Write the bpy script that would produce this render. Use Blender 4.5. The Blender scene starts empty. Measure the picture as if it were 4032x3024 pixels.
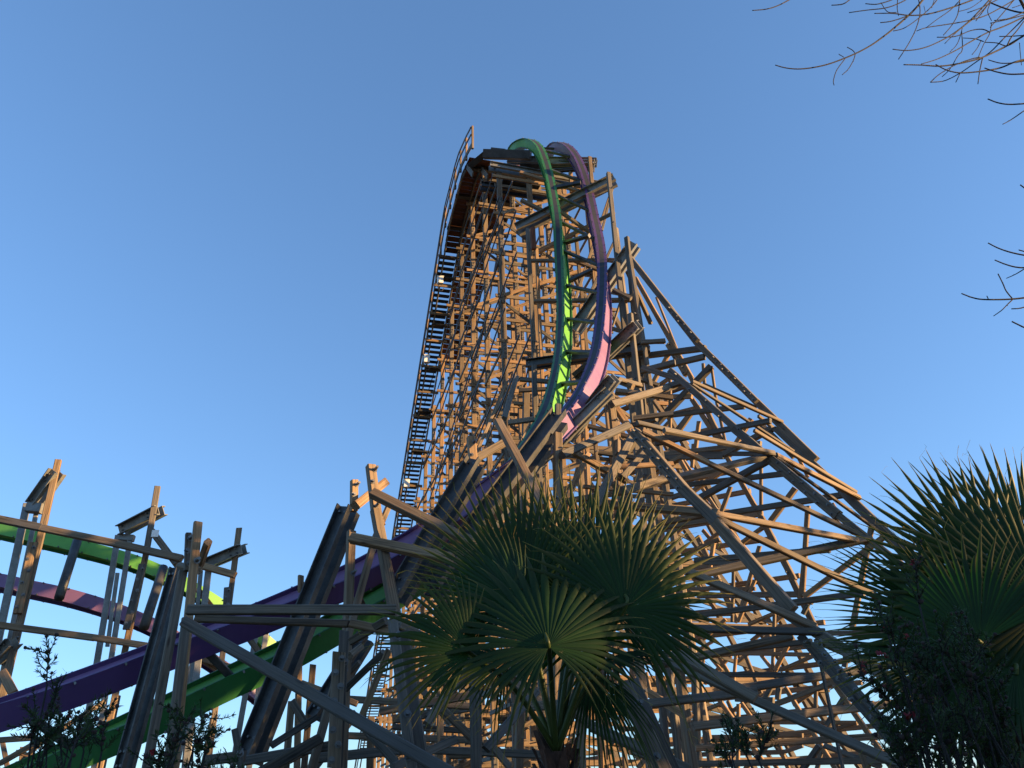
import bpy, math, random
from mathutils import Vector, Matrix
import numpy as np
R = math.radians
SC = bpy.context.scene
V = Vector
# ------------------------------------------------------------------ camera
F = 3136.0; PITCH = R(28.8); ROLL = R(1.965); CAM = V((0, 0, 1.6))
fw = V((0, math.cos(PITCH), math.sin(PITCH)))
up0 = V((0, -math.sin(PITCH), math.cos(PITCH))); ri0 = V((1, 0, 0))
ri = ri0*math.cos(ROLL) - up0*math.sin(ROLL)
up = up0*math.cos(ROLL) + ri0*math.sin(ROLL)
cd = bpy.data.cameras.new('camera'); cd.sensor_width = 36; cd.lens = F/4032*36
cd.clip_start = 0.05; cd.clip_end = 6000
cam = bpy.data.objects.new('camera', cd); SC.collection.objects.link(cam)
m = Matrix((ri, up, -fw)).transposed().to_4x4(); m.translation = CAM
cam.matrix_world = m; SC.camera = cam
# ------------------------------------------------------------------ light
SUN_AZ = R(99); SUN_EL = R(9)
w = bpy.data.worlds.new("World"); SC.world = w; w.use_nodes = True
nt = w.node_tree; nt.nodes.clear()
sky = nt.nodes.new('ShaderNodeTexSky'); sky.sky_type = 'NISHITA'; sky.sun_disc = False
sky.sun_elevation = SUN_EL; sky.sun_rotation = SUN_AZ; sky.altitude = 600
sky.air_density = 1.0; sky.dust_density = 0.6; sky.ozone_density = 4.0
bg = nt.nodes.new('ShaderNodeBackground'); bg.inputs[1].default_value = 0.15
ow = nt.nodes.new('ShaderNodeOutputWorld')
gm = nt.nodes.new('ShaderNodeGamma'); gm.inputs[1].default_value = 0.78; nt.links.new(sky.outputs[0], gm.inputs[0])
tn = nt.nodes.new('ShaderNodeMix'); tn.data_type = 'RGBA'; tn.blend_type = 'MULTIPLY'; tn.inputs[0].default_value = 1.0
tn.inputs[7].default_value = (0.745, 0.795, 0.875, 1); nt.links.new(gm.outputs[0], tn.inputs[6])
nt.links.new(tn.outputs[2], bg.inputs[0]); nt.links.new(bg.outputs[0], ow.inputs[0])
sd = bpy.data.lights.new('sun', 'SUN'); sd.energy = 5.0; sd.angle = R(0.53); sd.color = (1.0, 0.61, 0.26)
sun = bpy.data.objects.new('sun', sd); SC.collection.objects.link(sun)
sdir = V((math.sin(SUN_AZ)*math.cos(SUN_EL), math.cos(SUN_AZ)*math.cos(SUN_EL), math.sin(SUN_EL)))
sun.rotation_euler = sdir.to_track_quat('Z', 'Y').to_euler(); sun.location = sdir*60
SC.view_settings.view_transform = 'Standard'; SC.view_settings.look = 'None'
SC.view_settings.exposure = 1.8; SC.view_settings.gamma = 1
rnd = random.Random(7)

# ------------------------------------------------------------------ rays
OX, OY, KK = 0, 0, 1.0
def region(ox, oy, k):
    global OX, OY, KK
    OX, OY, KK = ox, oy, k
def ray(x, y):
    x = OX + x/KK; y = OY + y/KK
    return fw*F + ri*(x-2016) + up*(1512-y)
def P(x, y, Y):
    """point seen in the direction of (x,y) whose forward distance is Y, or which lies on a vertical plane Y=(point,direction)"""
    d = ray(x, y)
    if isinstance(Y, tuple):
        p, q = Y; n = V((q[1], -q[0]))
        t = n.dot(V(p))/n.dot(V((d.x, d.y)))
    else:
        t = Y/d.y
    return CAM + d*t
def mpp(p):   # metres per photo pixel at point p
    return (p-CAM).dot(fw)/F
# ------------------------------------------------------------------ materials
def mat(name, base=(0.3, 0.3, 0.3), rough=0.7, metal=0.0):
    mt = bpy.data.materials.new(name); mt.use_nodes = True
    b = mt.node_tree.nodes['Principled BSDF']
    b.inputs['Base Color'].default_value = (*base, 1); b.inputs['Roughness'].default_value = rough
    b.inputs['Metallic'].default_value = metal
    return mt, mt.node_tree, b
def node(nt, t, **kw):
    n = nt.nodes.new(t)
    for k, v in kw.items(): setattr(n, k, v)
    return n
def ramp(nt, src, stops):
    r = node(nt, 'ShaderNodeValToRGB'); nt.links.new(src, r.inputs[0])
    e = r.color_ramp.elements
    while len(e) < len(stops): e.new(0.5)
    for i, (p, c) in enumerate(stops): e[i].position = p; e[i].color = (*c, 1)
    return r.outputs[0]
def mixc(nt, a, b, f, mode='MIX'):
    x = node(nt, 'ShaderNodeMix', data_type='RGBA', blend_type=mode)
    for s, v in ((0, f), (6, a), (7, b)):
        if isinstance(v, (int, float)): x.inputs[s].default_value = v
        elif isinstance(v, tuple): x.inputs[s].default_value = (*v, 1)
        else: nt.links.new(v, x.inputs[s])
    return x.outputs[2]
def noise(nt, vec, scale, detail=4, rough=0.55):
    n = node(nt, 'ShaderNodeTexNoise'); n.inputs['Scale'].default_value = scale
    n.inputs['Detail'].default_value = detail; n.inputs['Roughness'].default_value = rough
    nt.links.new(vec, n.inputs['Vector']); return n.outputs[0]
def wood(name, c0, c1, c2, grey):
    mt, nt, b = mat(name, rough=0.82)
    at = node(nt, 'ShaderNodeAttribute', attribute_name='gr')
    mp = node(nt, 'ShaderNodeMapping'); mp.inputs['Scale'].default_value = (1.2, 26, 26)
    nt.links.new(at.outputs['Vector'], mp.inputs[0])
    g = noise(nt, mp.outputs[0], 1.0, 6, 0.65)
    mp2 = node(nt, 'ShaderNodeMapping'); mp2.inputs['Scale'].default_value = (0.35, 7, 7)
    nt.links.new(at.outputs['Vector'], mp2.inputs[0])
    wv = node(nt, 'ShaderNodeTexWave', wave_type='RINGS'); wv.inputs['Scale'].default_value = 1.6
    wv.inputs['Distortion'].default_value = 5; wv.inputs['Detail'].default_value = 3
    nt.links.new(mp2.outputs[0], wv.inputs[0])
    col = ramp(nt, g, [(0.3, c0), (0.52, c1), (0.72, c2)])
    col = mixc(nt, col, mixc(nt, col, (0.72, 0.68, 0.64), 1.0, 'MULTIPLY'), wv.outputs[1])
    st = noise(nt, at.outputs['Vector'], 0.9, 3)
    col = mixc(nt, col, grey, ramp(nt, st, [(0.42, (0, 0, 0)), (0.68, (0.75,)*3)]))
    rv = node(nt, 'ShaderNodeAttribute', attribute_name='rv')
    tint = ramp(nt, rv.outputs['Fac'], [(0.0, (0.5, 0.52, 0.56)), (0.3, (0.8, 0.81, 0.83)), (0.7, (1.02, 0.95, 0.87)), (1.0, (1.45, 1.22, 0.98))])
    col = mixc(nt, col, tint, 1.0, 'MULTIPLY')
    mp3 = node(nt, 'ShaderNodeMapping'); mp3.inputs['Scale'].default_value = (0.9, 60, 60); nt.links.new(at.outputs['Vector'], mp3.inputs[0])
    ck = noise(nt, mp3.outputs[0], 1.0, 2, 0.5); col = mixc(nt, col, ramp(nt, ck, [(0.30, (0.25, 0.24, 0.23)), (0.38, (1, 1, 1))]), 1.0, 'MULTIPLY')
    vk = node(nt, 'ShaderNodeTexVoronoi'); vk.inputs['Scale'].default_value = 1.0; mp4 = node(nt, 'ShaderNodeMapping'); mp4.inputs['Scale'].default_value = (1.3, 4.5, 4.5)
    nt.links.new(at.outputs['Vector'], mp4.inputs[0]); nt.links.new(mp4.outputs[0], vk.inputs['Vector'])
    col = mixc(nt, col, ramp(nt, vk.outputs['Distance'], [(0.04, (0.35, 0.3, 0.27)), (0.11, (1, 1, 1))]), 1.0, 'MULTIPLY')
    nt.links.new(col, b.inputs['Base Color'])
    bp = node(nt, 'ShaderNodeBump'); bp.inputs['Strength'].default_value = 0.5; bp.inputs['Distance'].default_value = 0.008
    nt.links.new(g, bp.inputs['Height']); nt.links.new(bp.outputs[0], b.inputs['Normal'])
    return mt
M = {}
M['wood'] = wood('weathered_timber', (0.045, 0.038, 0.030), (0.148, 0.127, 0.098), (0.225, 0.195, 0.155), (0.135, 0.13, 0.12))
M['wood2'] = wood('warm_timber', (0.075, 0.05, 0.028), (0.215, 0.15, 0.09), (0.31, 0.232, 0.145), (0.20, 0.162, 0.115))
M['redwood'] = wood('stained_boards', (0.06, 0.02, 0.01), (0.16, 0.052, 0.024), (0.22, 0.08, 0.04), (0.11, 0.05, 0.03))
def paint(name, c, dirt, rough=0.35):
    mt, nt, b = mat(name, rough=rough)
    tc = node(nt, 'ShaderNodeTexCoord')
    n = noise(nt, tc.outputs['Object'], 1.4, 6, 0.7)
    col = mixc(nt, c, dirt, ramp(nt, n, [(0.5, (0, 0, 0)), (0.8, (0.55,)*3)]))
    nt.links.new(col, b.inputs['Base Color'])
    nt.links.new(ramp(nt, n, [(0.3, (rough,)*3), (0.7, (rough+0.3,)*3)]), b.inputs['Roughness'])
    return mt
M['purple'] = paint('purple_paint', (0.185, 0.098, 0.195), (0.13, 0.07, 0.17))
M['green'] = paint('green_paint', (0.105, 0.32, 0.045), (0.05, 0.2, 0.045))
M['dpurple'] = paint('purple_flange_shaded_underside', (0.065, 0.033, 0.12), (0.06, 0.035, 0.09))  # flange tone, also paints underside shade onto the drop rail
M['dgreen'] = paint('green_flange_shaded_underside', (0.02, 0.13, 0.035), (0.018, 0.07, 0.02))  # same for green: flanges, plus shade painted under the drop rail
M['tread'] = paint('worn_running_plate', (0.022, 0.026, 0.035), (0.01, 0.01, 0.012), 0.55)
def steel(name, a, bb, metal=0.35):
    mt, nt, b = mat(name, rough=0.5, metal=metal)
    at = node(nt, 'ShaderNodeAttribute', attribute_name='gr')
    n = noise(nt, at.outputs['Vector'], 3.0, 6, 0.7)
    vo = node(nt, 'ShaderNodeTexVoronoi'); vo.inputs['Scale'].default_value = 22; nt.links.new(at.outputs['Vector'], vo.inputs['Vector'])
    col = mixc(nt, ramp(nt, n, [(0.35, a), (0.7, bb)]), (0.75, 0.75, 0.75), 0.0)
    col = mixc(nt, col, vo.outputs['Distance'], 0.22, 'MULTIPLY')
    nt.links.new(col, b.inputs['Base Color'])
    return mt
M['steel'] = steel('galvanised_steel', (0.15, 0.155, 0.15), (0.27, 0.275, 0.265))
M['steel2'] = steel('shaded_galvanised_steel', (0.04, 0.043, 0.048), (0.105, 0.105, 0.10), 0.4)  # darker copy of the galvanised steel, shade of the near channels in its colour
M['dark'] = steel('dark_steel', (0.03, 0.032, 0.035), (0.075, 0.075, 0.08), 0.4)
M['bolt'] = steel('bolt_steel', (0.10, 0.10, 0.10), (0.2, 0.2, 0.2), 0.6)
M['white'] = mat('white_enclosure', (0.75, 0.75, 0.73), 0.5)[0]

# ------------------------------------------------------------------ mesh bucket
class MB:
    def __init__(s): s.v = []; s.f = []; s.g = []; s.r = []; s.mi = []; s.mats = []; s.sm = []
    def midx(s, k):
        if k not in s.mats: s.mats.append(k)
        return s.mats.index(k)
    def add(s, vs, fs, k, g=None, rv=0.5, smooth=False):
        o = len(s.v); s.v += [tuple(a) for a in vs]
        s.g += [tuple(a) for a in (g if g is not None else vs)]; s.r += [rv]*len(vs)
        mi = s.midx(k)
        for f in fs: s.f.append(tuple(i+o for i in f)); s.mi.append(mi); s.sm.append(smooth)
    def merge(s, o):
        n = len(s.v); s.v += o.v; s.g += o.g; s.r += o.r
        for f, mi, sm in zip(o.f, o.mi, o.sm):
            s.f.append(tuple(i+n for i in f)); s.mi.append(s.midx(o.mats[mi])); s.sm.append(sm)
    def centre(s):
        a = np.array(s.v); return V((a.min(0)+a.max(0))/2)
    def build(s, name, parent=None, origin=None):
        me = bpy.data.meshes.new(name)
        o = origin if origin is not None else V((0, 0, 0))
        me.from_pydata([(a[0]-o.x, a[1]-o.y, a[2]-o.z) for a in s.v], [], s.f)
        for k in s.mats: me.materials.append(M[k])
        me.polygons.foreach_set('material_index', s.mi); me.polygons.foreach_set('use_smooth', s.sm)
        a = me.attributes.new('gr', 'FLOAT_VECTOR', 'POINT'); a.data.foreach_set('vector', np.array(s.g, dtype=np.float32).ravel())
        a = me.attributes.new('rv', 'FLOAT', 'POINT'); a.data.foreach_set('value', np.array(s.r, dtype=np.float32))
        ob = bpy.data.objects.new(name, me); SC.collection.objects.link(ob)
        if parent: ob.parent = parent; ob.location = o - parent.location
        else: ob.location = o
        return ob
def empty(name, loc, label, cat, group=None, kind=None):
    o = bpy.data.objects.new(name, None); SC.collection.objects.link(o); o.location = loc
    o['label'] = label; o['category'] = cat
    if group: o['group'] = group
    if kind: o['kind'] = kind
    return o
def tag(o, label, cat, group=None, kind=None):
    if label: o['label'] = label
    if cat: o['category'] = cat
    if group: o['group'] = group
    if kind: o['kind'] = kind
    return o
def frame(a, b, nrm):
    d = (b-a); L = d.length; d = d/L
    n = nrm - d*nrm.dot(d)
    if n.length < 1e-3: n = V((0.3, -1, 0.2)) - d*V((0.3, -1, 0.2)).dot(d)
    n.normalize(); return d, n, d.cross(n), L
def box(mb, a, b, wd, th, nrm, k='wood', bolts=0, ch=0.012, both=False):
    """timber from a to b: face of width wd looks along nrm, thickness th"""
    d, n, s, L = frame(a, b, nrm)
    hw, ht = wd/2, th/2; c = min(ch, hw*0.3)
    prof = [(-hw+c, ht), (hw-c, ht), (hw, ht-c), (hw, -ht+c), (hw-c, -ht), (-hw+c, -ht), (-hw, -ht+c), (-hw, ht-c)]
    off = V((rnd.random()*50, rnd.random()*50, rnd.random()*50)); rv = rnd.random()
    sk = (rnd.random()-.5)*0.02
    vs = []; g = []
    for e, q in ((a, 0), (b, L)):
        for u, t in prof:
            vs.append(e + s*u + n*t + d*(sk*u/hw)); g.append((q+off.x, u+off.y, t+off.z))
    fs = [(i, (i+1) % 8, 8+(i+1) % 8, 8+i) for i in range(8)] + [tuple(range(7, -1, -1)), tuple(range(8, 16))]
    mb.add(vs, fs, k, g, rv)
    for i in range(bolts):
        q = (i+0.5)/bolts*L; u = (hw*0.45)*(1 if i % 2 else -1)
        r = 0.022
        for sg in ((1, -1) if both else (1,)):
            cpt = a + d*q + s*u + n*(ht*sg); h = 0.05 if i % 3 else 0.11
            vv = []
            for j in range(6):
                an = j*math.pi/3
                vv.append(cpt + (d*math.cos(an)+s*math.sin(an))*r)
            vv += [x + n*h*sg for x in vv]
            mb.add(vv, [(j, (j+1) % 6, 6+(j+1) % 6, 6+j) for j in range(6)] + [tuple(range(6, 12))], 'bolt')
            w2 = [cpt + (d*math.cos(j*math.pi/4)+s*math.sin(j*math.pi/4))*r*1.9 + n*0.008*sg for j in range(8)]
            mb.add(w2, [tuple(range(8))], 'bolt')
    return mb
def channel(mb, a, b, wd, dp, nrm, k='steel', t=0.02, flip=1, gap=0.22):
    """pair of back-to-back rolled C channels running from a to b; webs look along the side, flanges outward"""
    d, n, s, L = frame(a, b, nrm)
    for sg in (-1, 1):
        o = s*(gap/2*sg)
        prof = [(0, wd/2), (dp, wd/2), (dp, wd/2-t), (t, wd/2-t), (t, -wd/2+t), (dp, -wd/2+t), (dp, -wd/2), (0, -wd/2)]
        vs = []; g = []; of = rnd.random()*30
        for e, q in ((a, 0), (b, L)):
            for u, h in prof: vs.append(e + o + s*(u*sg) + n*h); g.append((q+of, u, h))
        fs = [(i, (i+1) % 8, 8+(i+1) % 8, 8+i) for i in range(8)] + [(0, 1, 2, 3, 4, 5, 6, 7), (8, 9, 10, 11, 12, 13, 14, 15)]
        mb.add(vs, fs, k, g)
        for e in (a + d*0.12, b - d*0.12, b - d*0.3):
            for hh in (-wd*0.22, wd*0.22):
                c0 = e + o + s*(t*sg) + n*hh
                vv = [c0 + (d*math.cos(j*1.0472)+n*math.sin(j*1.0472))*0.02 for j in range(6)]; vv += [x + s*(0.05*sg) for x in vv]
                mb.add(vv, [(j, (j+1) % 6, 6+(j+1) % 6, 6+j) for j in range(6)] + [tuple(range(6, 12))], 'bolt')
    return mb
def tube(mb, pts, rads, k, n=6, smooth=True):
    vs = []; fs = []; N = len(pts); g = []
    L = 0
    prev = None
    for i, p in enumerate(pts):
        t = (pts[min(i+1, N-1)] - pts[max(i-1, 0)]).normalized()
        ref = prev if prev else (V((0, 0, 1)) if abs(t.z) < 0.9 else V((1, 0, 0)))
        a = (ref - t*ref.dot(t)).normalized(); b = t.cross(a); prev = a
        if i: L += (p-pts[i-1]).length
        r = rads[i] if isinstance(rads, (list, tuple)) else rads
        for j in range(n):
            an = j*2*math.pi/n; vs.append(p + (a*math.cos(an)+b*math.sin(an))*r); g.append((L, math.cos(an)*r, math.sin(an)*r))
    for i in range(N-1):
        for j in range(n):
            fs.append((i*n+j, i*n+(j+1) % n, (i+1)*n+(j+1) % n, (i+1)*n+j))
    fs.append(tuple(range(n-1, -1, -1))); fs.append(tuple((N-1)*n+j for j in range(n)))
    mb.add(vs, fs, k, g, rnd.random(), smooth)
def spline(pts, per=8):
    out = []
    n = len(pts)
    for i in range(n-1):
        p0, p1, p2, p3 = pts[max(i-1, 0)], pts[i], pts[i+1], pts[min(i+2, n-1)]
        for j in range(per):
            t = j/per
            out.append(0.5*((2*p1)+(p2-p0)*t+(2*p0-5*p1+4*p2-p3)*t*t+(3*p1-p0-3*p2+p3)*t**3))
    out.append(pts[-1]); return out
class Thing:
    def __init__(s, name, loc, label, cat, group=None):
        s.root = empty(name, loc, label, cat, group); s.parts = {}
    def part(s, name, mb, label=None, stuff=False):
        s.parts.setdefault(name, []).append((mb, '#' if stuff else label))
    def beam(s, name, a, b, wd, th=None, nrm=V((0, -1, 0)), k='wood', **kw):
        mb = box(MB(), a, b, wd, th or wd*0.85, nrm, k, **kw); s.part(name, mb); return mb
    def finish(s, limit=96):
        for name, lst in s.parts.items():
            if len(lst) > limit:
                def size(e):
                    a = np.array(e[0].v); c = V(a.mean(0)); return -float(np.linalg.norm(a.max(0)-a.min(0)))/((c-CAM).length**2)
                lst = sorted(lst, key=size)
                rest = MB()
                for mb, _ in lst[limit:]: rest.merge(mb)
                o = rest.build(name, s.root); o['kind'] = 'stuff'
                lst = lst[:limit]
            for mb, lab in lst:
                o = mb.build(name, s.root, mb.centre())
                if lab == '#': o['kind'] = 'stuff'
                elif lab: o['label'] = lab

exec_parts = []
# ================================================================== ground
def build_ground():
    mt, nt, b = mat('dry_ground', rough=0.95)
    tc = node(nt, 'ShaderNodeTexCoord'); n = noise(nt, tc.outputs['Object'], 0.35, 8, 0.65)
    n2 = noise(nt, tc.outputs['Object'], 9, 4)
    col = ramp(nt, n, [(0.35, (0.05, 0.065, 0.025)), (0.55, (0.12, 0.10, 0.06)), (0.75, (0.2, 0.16, 0.11))])
    col = mixc(nt, col, n2, 0.3, 'MULTIPLY'); nt.links.new(col, b.inputs['Base Color']); M['ground'] = mt
    mb = MB(); S = 1500; N = 30
    vs = [((i/N-0.5)*2*S, (j/N-0.5)*2*S, 0) for j in range(N+1) for i in range(N+1)]
    fs = [(j*(N+1)+i, j*(N+1)+i+1, (j+1)*(N+1)+i+1, (j+1)*(N+1)+i) for j in range(N) for i in range(N)]
    mb.add(vs, fs, 'ground'); o = mb.build('ground'); tag(o, None, None, kind='structure')
build_ground()

# ================================================================== lift tower
LD = V((-0.267, 0.964, 0)); LL = V((0.964, 0.267, 0))       # away along the lift / across it
ROW = ((-0.27, 28.0), (-0.267, 0.964))
PROF = [(27, 30.6), (29, 31.9), (32, 33.1), (35.8, 32.8), (39.6, 30.1), (54, 20.0), (62, 14.4), (84, 0.6)]
def railz(Y):
    for (a, za), (b, zb) in zip(PROF, PROF[1:]):
        if Y <= b:
            t = (Y-a)/(b-a); return za+(zb-za)*t
    return 0.6
def topz(Y):
    if Y < 30: return 28.2+(Y-28)*0.8
    return railz(Y)-1.35
def rowpt(Y, off, z):
    base = V((-0.27-0.277*(Y-28), Y, 0)) + LL*off
    return V((base.x, base.y, z))
def build_lift():
    T = Thing('lift_hill_tower', V((-2, 34, 0)), 'tall weathered timber lift hill tower of stacked bents, highest point of the ride', 'coaster tower')
    offs = [0, 1.45, 2.9, 4.3]
    nrm = -LD
    Ys = [28+2.85*i for i in range(18)]
    for bi, Y in enumerate(Ys):
        zt = topz(Y)
        if zt < 2.5: break
        far = bi > 8
        for oi, of in enumerate(offs):
            tz = zt + (0.35 if oi == 3 else 0.0)
            z = tz
            # posts of staggered lengths with offset splice laps
            T.beam('post', rowpt(Y, of, tz+0.12), rowpt(Y, of, 0), 0.22, 0.2, nrm, 'wood2', bolts=0)
            if bi < 7:
                zz = tz-1.5
                while zz > 3:
                    pp = rowpt(Y, of, 0) + nrm*0.125
                    T.part('splice_plate', box(MB(), V((pp.x, pp.y, zz)), V((pp.x, pp.y, zz-0.9)), 0.17, 0.06, nrm, 'wood', bolts=5))
                    zz -= 2.3+rnd.random()*0.5
        # batter legs to the right
        T.beam('batter_leg', rowpt(Y, 4.3, zt-5.5-bi*0.2), rowpt(Y, 4.3+(zt-5.5)*0.42, 0), 0.2, 0.2, nrm)
        if bi % 2 == 0: T.beam('batter_leg', rowpt(Y, 4.3, zt*0.55), rowpt(Y, 4.3+zt*0.36, 0), 0.19, 0.19, nrm)
        z = zt-0.25; lv = 0
        while z > 1.0:
            h = 2.25
            ext = 4.3 + (max(0, (zt-5.5-z)*0.42) if z < zt-6 else 0)
            j = (rnd.random()-.5)*0.12
            T.beam('ledger', rowpt(Y, -0.35, z+j)+nrm*0.13, rowpt(Y, ext+0.3, z-j)+nrm*0.13, 0.17, 0.07, nrm, 'wood2')
            if lv % 2 == 0: T.beam('ledger', rowpt(Y, -0.2, z-0.3+j)-nrm*0.13, rowpt(Y, 4.5, z-0.3+j)-nrm*0.13, 0.16, 0.06, nrm)
            zb = max(z-h, 0.3)
            if (lv+bi) % 2: T.beam('brace', rowpt(Y, 0, z)-nrm*0.2, rowpt(Y, 2.9, zb)-nrm*0.2, 0.15, 0.06, nrm); pass
            else: T.beam('brace', rowpt(Y, 0, zb)+nrm*0.21, rowpt(Y, 4.3, z)+nrm*0.21, 0.16, 0.06, nrm, 'wood2')
            if ext > 5.5 and not far:
                T.beam('brace', rowpt(Y, 4.3, z), rowpt(Y, ext+0.8, zb), 0.15, 0.06, nrm)
            z -= h; lv += 1
        # longitudinal ties to the next bent, one each side
        if bi < len(Ys)-1:
            Y2 = Ys[bi+1]; z = zt-0.7; lv = 0; zt2 = topz(Y2)
            while z > 1.5:
                if z < zt2+0.4:
                    for of in (0, 4.3) if not far else (0,):
                        T.beam('ledger', rowpt(Y, of-0.13, z), rowpt(Y2, of-0.13, z+0.05), 0.15, 0.06, -LL)
                    if (lv+bi) % 3 == 0: T.beam('brace', rowpt(Y, 2.9, z), rowpt(Y2, 2.9, z-2.2), 0.14, 0.05, -LL)
                    if (lv+bi) % 3 == 1: T.beam('brace', rowpt(Y, 4.45, z-2.2), rowpt(Y2, 4.45, z), 0.14, 0.05, LL)
                z -= 2.25; lv += 1
    # crest caps
    for z, a, b in ((28.6, -0.4, 4.9), (28.2, -0.6, 4.9)):
        pass
    mb = channel(MB(), rowpt(28, -0.5, 28.45)+nrm*0.2, rowpt(28, 4.9, 28.3)+nrm*0.2, 0.3, 0.12, V((0, 0, 1)), 'steel'); T.part('steel_channel', mb)
    mb = channel(MB(), rowpt(29.6, -0.5, 28.9), rowpt(29.6, 4.9, 28.9), 0.3, 0.12, V((0, 0, 1)), 'dark'); T.part('steel_channel', mb)
    # lift track deck: boards seen from below
    mb = MB(); Y = 30.2
    while Y < 43:
        Y2 = Y+0.27
        wdt = 2.3 if Y < 36 else 1.7
        a, b = rowpt(Y, -0.95 if Y < 37 else -0.1, topz(Y)+0.2), rowpt(Y, wdt, topz(Y)+0.2)
        tl = (rowpt(Y2, 0, topz(Y2)) - rowpt(Y, 0, topz(Y))); nn = LL.cross(tl).normalized()
        if rnd.random() < 0.96: box(mb, a, b, tl.length*0.93, 0.045, nn, 'redwood')
        Y = Y2
    T.part('deck', mb)
    # joists below the deck
    for i in range(8):
        Y = 31+2.4*i
        T.beam('joist', rowpt(Y, -1.0, topz(Y)+0.02), rowpt(Y, 2.6, topz(Y)+0.02), 0.25, 0.12, V((0, 0, -1)), 'dark')
    for of in (-0.9, -0.15, 0.9, 2.2):
        pts = [rowpt(29.6+i*1.3, of, topz(29.6+i*1.3)+0.08) for i in range(40)]
        mb = MB()
        for a, b in zip(pts, pts[1:]):
            if b.z > 1: box(mb, a, b, 0.26, 0.07, -LL, 'wood')
        T.part('stringer', mb)
    # machinery at the crest
    mb = MB()
    box(mb, rowpt(28.6, -0.1, 29.0), rowpt(28.6, 2.0, 29.0), 0.35, 0.5, V((0, 0, 1)), 'dark')
    box(mb, rowpt(29.3, 0.0, 29.45), rowpt(28.4, 1.3, 29.15), 0.14, 0.14, V((0, 0, 1)), 'dark')
    box(mb, rowpt(29.3, 0.5, 29.25), rowpt(29.3, 2.4, 29.25), 0.3, 0.3, V((0, 0, 1)), 'dark')
    region(0, 0, 1); nn0 = V((0.3, -0.8, -0.5))
    box(mb, P(1905, 607, 28.9), P(2090, 612, 28.6), 0.42, 0.4, nn0, 'dark'); box(mb, P(1935, 590, 29.2), P(1990, 596, 29), 0.2, 0.2, nn0, 'dark')
    box(mb, P(1850, 655, 30.2), P(1912, 604, 29.4), 0.3, 0.2, nn0, 'dark')
    T.part('chain_housing', mb)
    T.part('steel_channel', channel(MB(), P(2000, 630, 29.4), P(2350, 640, 28.7), 0.34, 0.12, V((0, -0.4, 0.9)), 'steel'))
    T.part('cross_beam', box(MB(), P(2050, 660, 29.6), P(2340, 664, 28.9), 0.3, 0.3, nn0, 'dark')); T.part('cross_beam', box(MB(), P(2075, 640, 29.6), P(2330, 640, 28.8), 0.5, 0.2, nn0, 'redwood'))
    # dark long ties traced on the left face
    pl = ((-0.27-0.964*0.22, 28.0-0.267*0.22), (-0.267, 0.964))
    region(1550, 480, 2.011)
    L = [((810, 340), (450, 1500)), ((725, 510), (470, 1240)), ((835, 590), (560, 1400)), ((940, 470), (500, 1600)), ((970, 700), (640, 1655)), ((975, 1030), (740, 1655)),
         ((610, 790), (460, 1330)), ((880, 720), (610, 1500))]
    for (a, b) in L: T.beam('tie_rod', P(*a, pl), P(*b, pl), 0.075, 0.05, -LL, 'dark')
    region(1550, 1200, 2.011)
    L = [((880, 30), (440, 1300)), ((770, 0), (280, 1560)), ((1080, 240), (640, 1330)), ((650, 0), (230, 1300)), ((995, 240), (560, 1330)), ((560, 0), (150, 1300)), ((475, 20), (240, 800)), ((700, 250), (330, 1500))]
    for (a, b) in L: T.beam('tie_rod', P(*a, pl), P(*b, pl), 0.085, 0.05, -LL, 'dark')
    # catwalk stairs and handrail on the outer side
    Y = 37.4; k = 0
    while Y < 72:
        z = railz(Y)-1.05
        T.beam('stair_tread', rowpt(Y, -1.15, z), rowpt(Y, -0.2, z), 0.29, 0.06, V((0, 0, 1)), 'wood' if k % 9 == 0 else 'dark'); k += 1
        Y += 0.27
    for hgt in (0, -0.5):
        mb = MB(); Y = 28.6
        while Y < 75:
            box(mb, rowpt(Y, -1.2, railz(Y)+hgt), rowpt(Y+1, -1.2, railz(Y+1)+hgt), 0.09, 0.06, -LL, 'dark'); Y += 1
        T.part('handrail', mb)
    mb = MB(); Y = 28.6
    while Y < 75:
        box(mb, rowpt(Y, -1.15, railz(Y)-1.15), rowpt(Y+1, -1.15, railz(Y+1)-1.15), 0.24, 0.06, -LL, 'wood'); Y += 1
    T.part('stringer', mb)
    Y = 28.6
    while Y < 70:
        T.beam('handrail_post', rowpt(Y, -1.12, railz(Y)-1.4), rowpt(Y, -1.12, railz(Y)+(0.1)), 0.13, 0.1, -LL, 'wood2')
        if Y > 36: T.beam('outrigger', rowpt(Y, -1.25, railz(Y)-1.4), rowpt(Y, 0.1, railz(Y)-1.4), 0.18, 0.08, -LD, 'wood2')
        Y += 1.42
    T.finish()
    # boxes hung on the handrail
    for (x, y, lab) in ((1733, 1105, 'small white electrical box highest on the left handrail of the lift tower'), (1680, 1415, 'small white electrical box at middle height on the lift tower handrail'), (1601, 1905, 'small white electrical box lowest on the lift tower handrail')):
        region(0, 0, 1)
        pl2 = ((-0.27-0.964*1.35, 28.0-0.267*1.35), (-0.267, 0.964)); p = P(x, y, pl2); s = mpp(p)
        mb = MB(); h = 30*s
        box(mb, p+V((0, 0, h/2)), p-V((0, 0, h/2)), 22*s, 0.24, -LD, 'white')
        box(mb, p+V((0, 0, h/2+.03)), p+V((0, 0, h/2)), 26*s, 0.29, -LD, 'white')
        e = empty('electrical_box', p-V((0, 0, h/2)), lab, 'electrical box', 'white boxes on the lift handrail')
        mb.build('enclosure', e, p)
        c = MB(); pts = [p+V((-0.02, 0, -h/2)), p+V((-0.12, -0.05, -h/2-0.25)), p+V((0.05, 0, -h/2-0.5)), p+V((0.22, 0, -h/2-0.3))]
        tube(c, spline(pts, 4), 0.02, 'dark', 5); c.build('cable', e, p)
build_lift()

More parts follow.
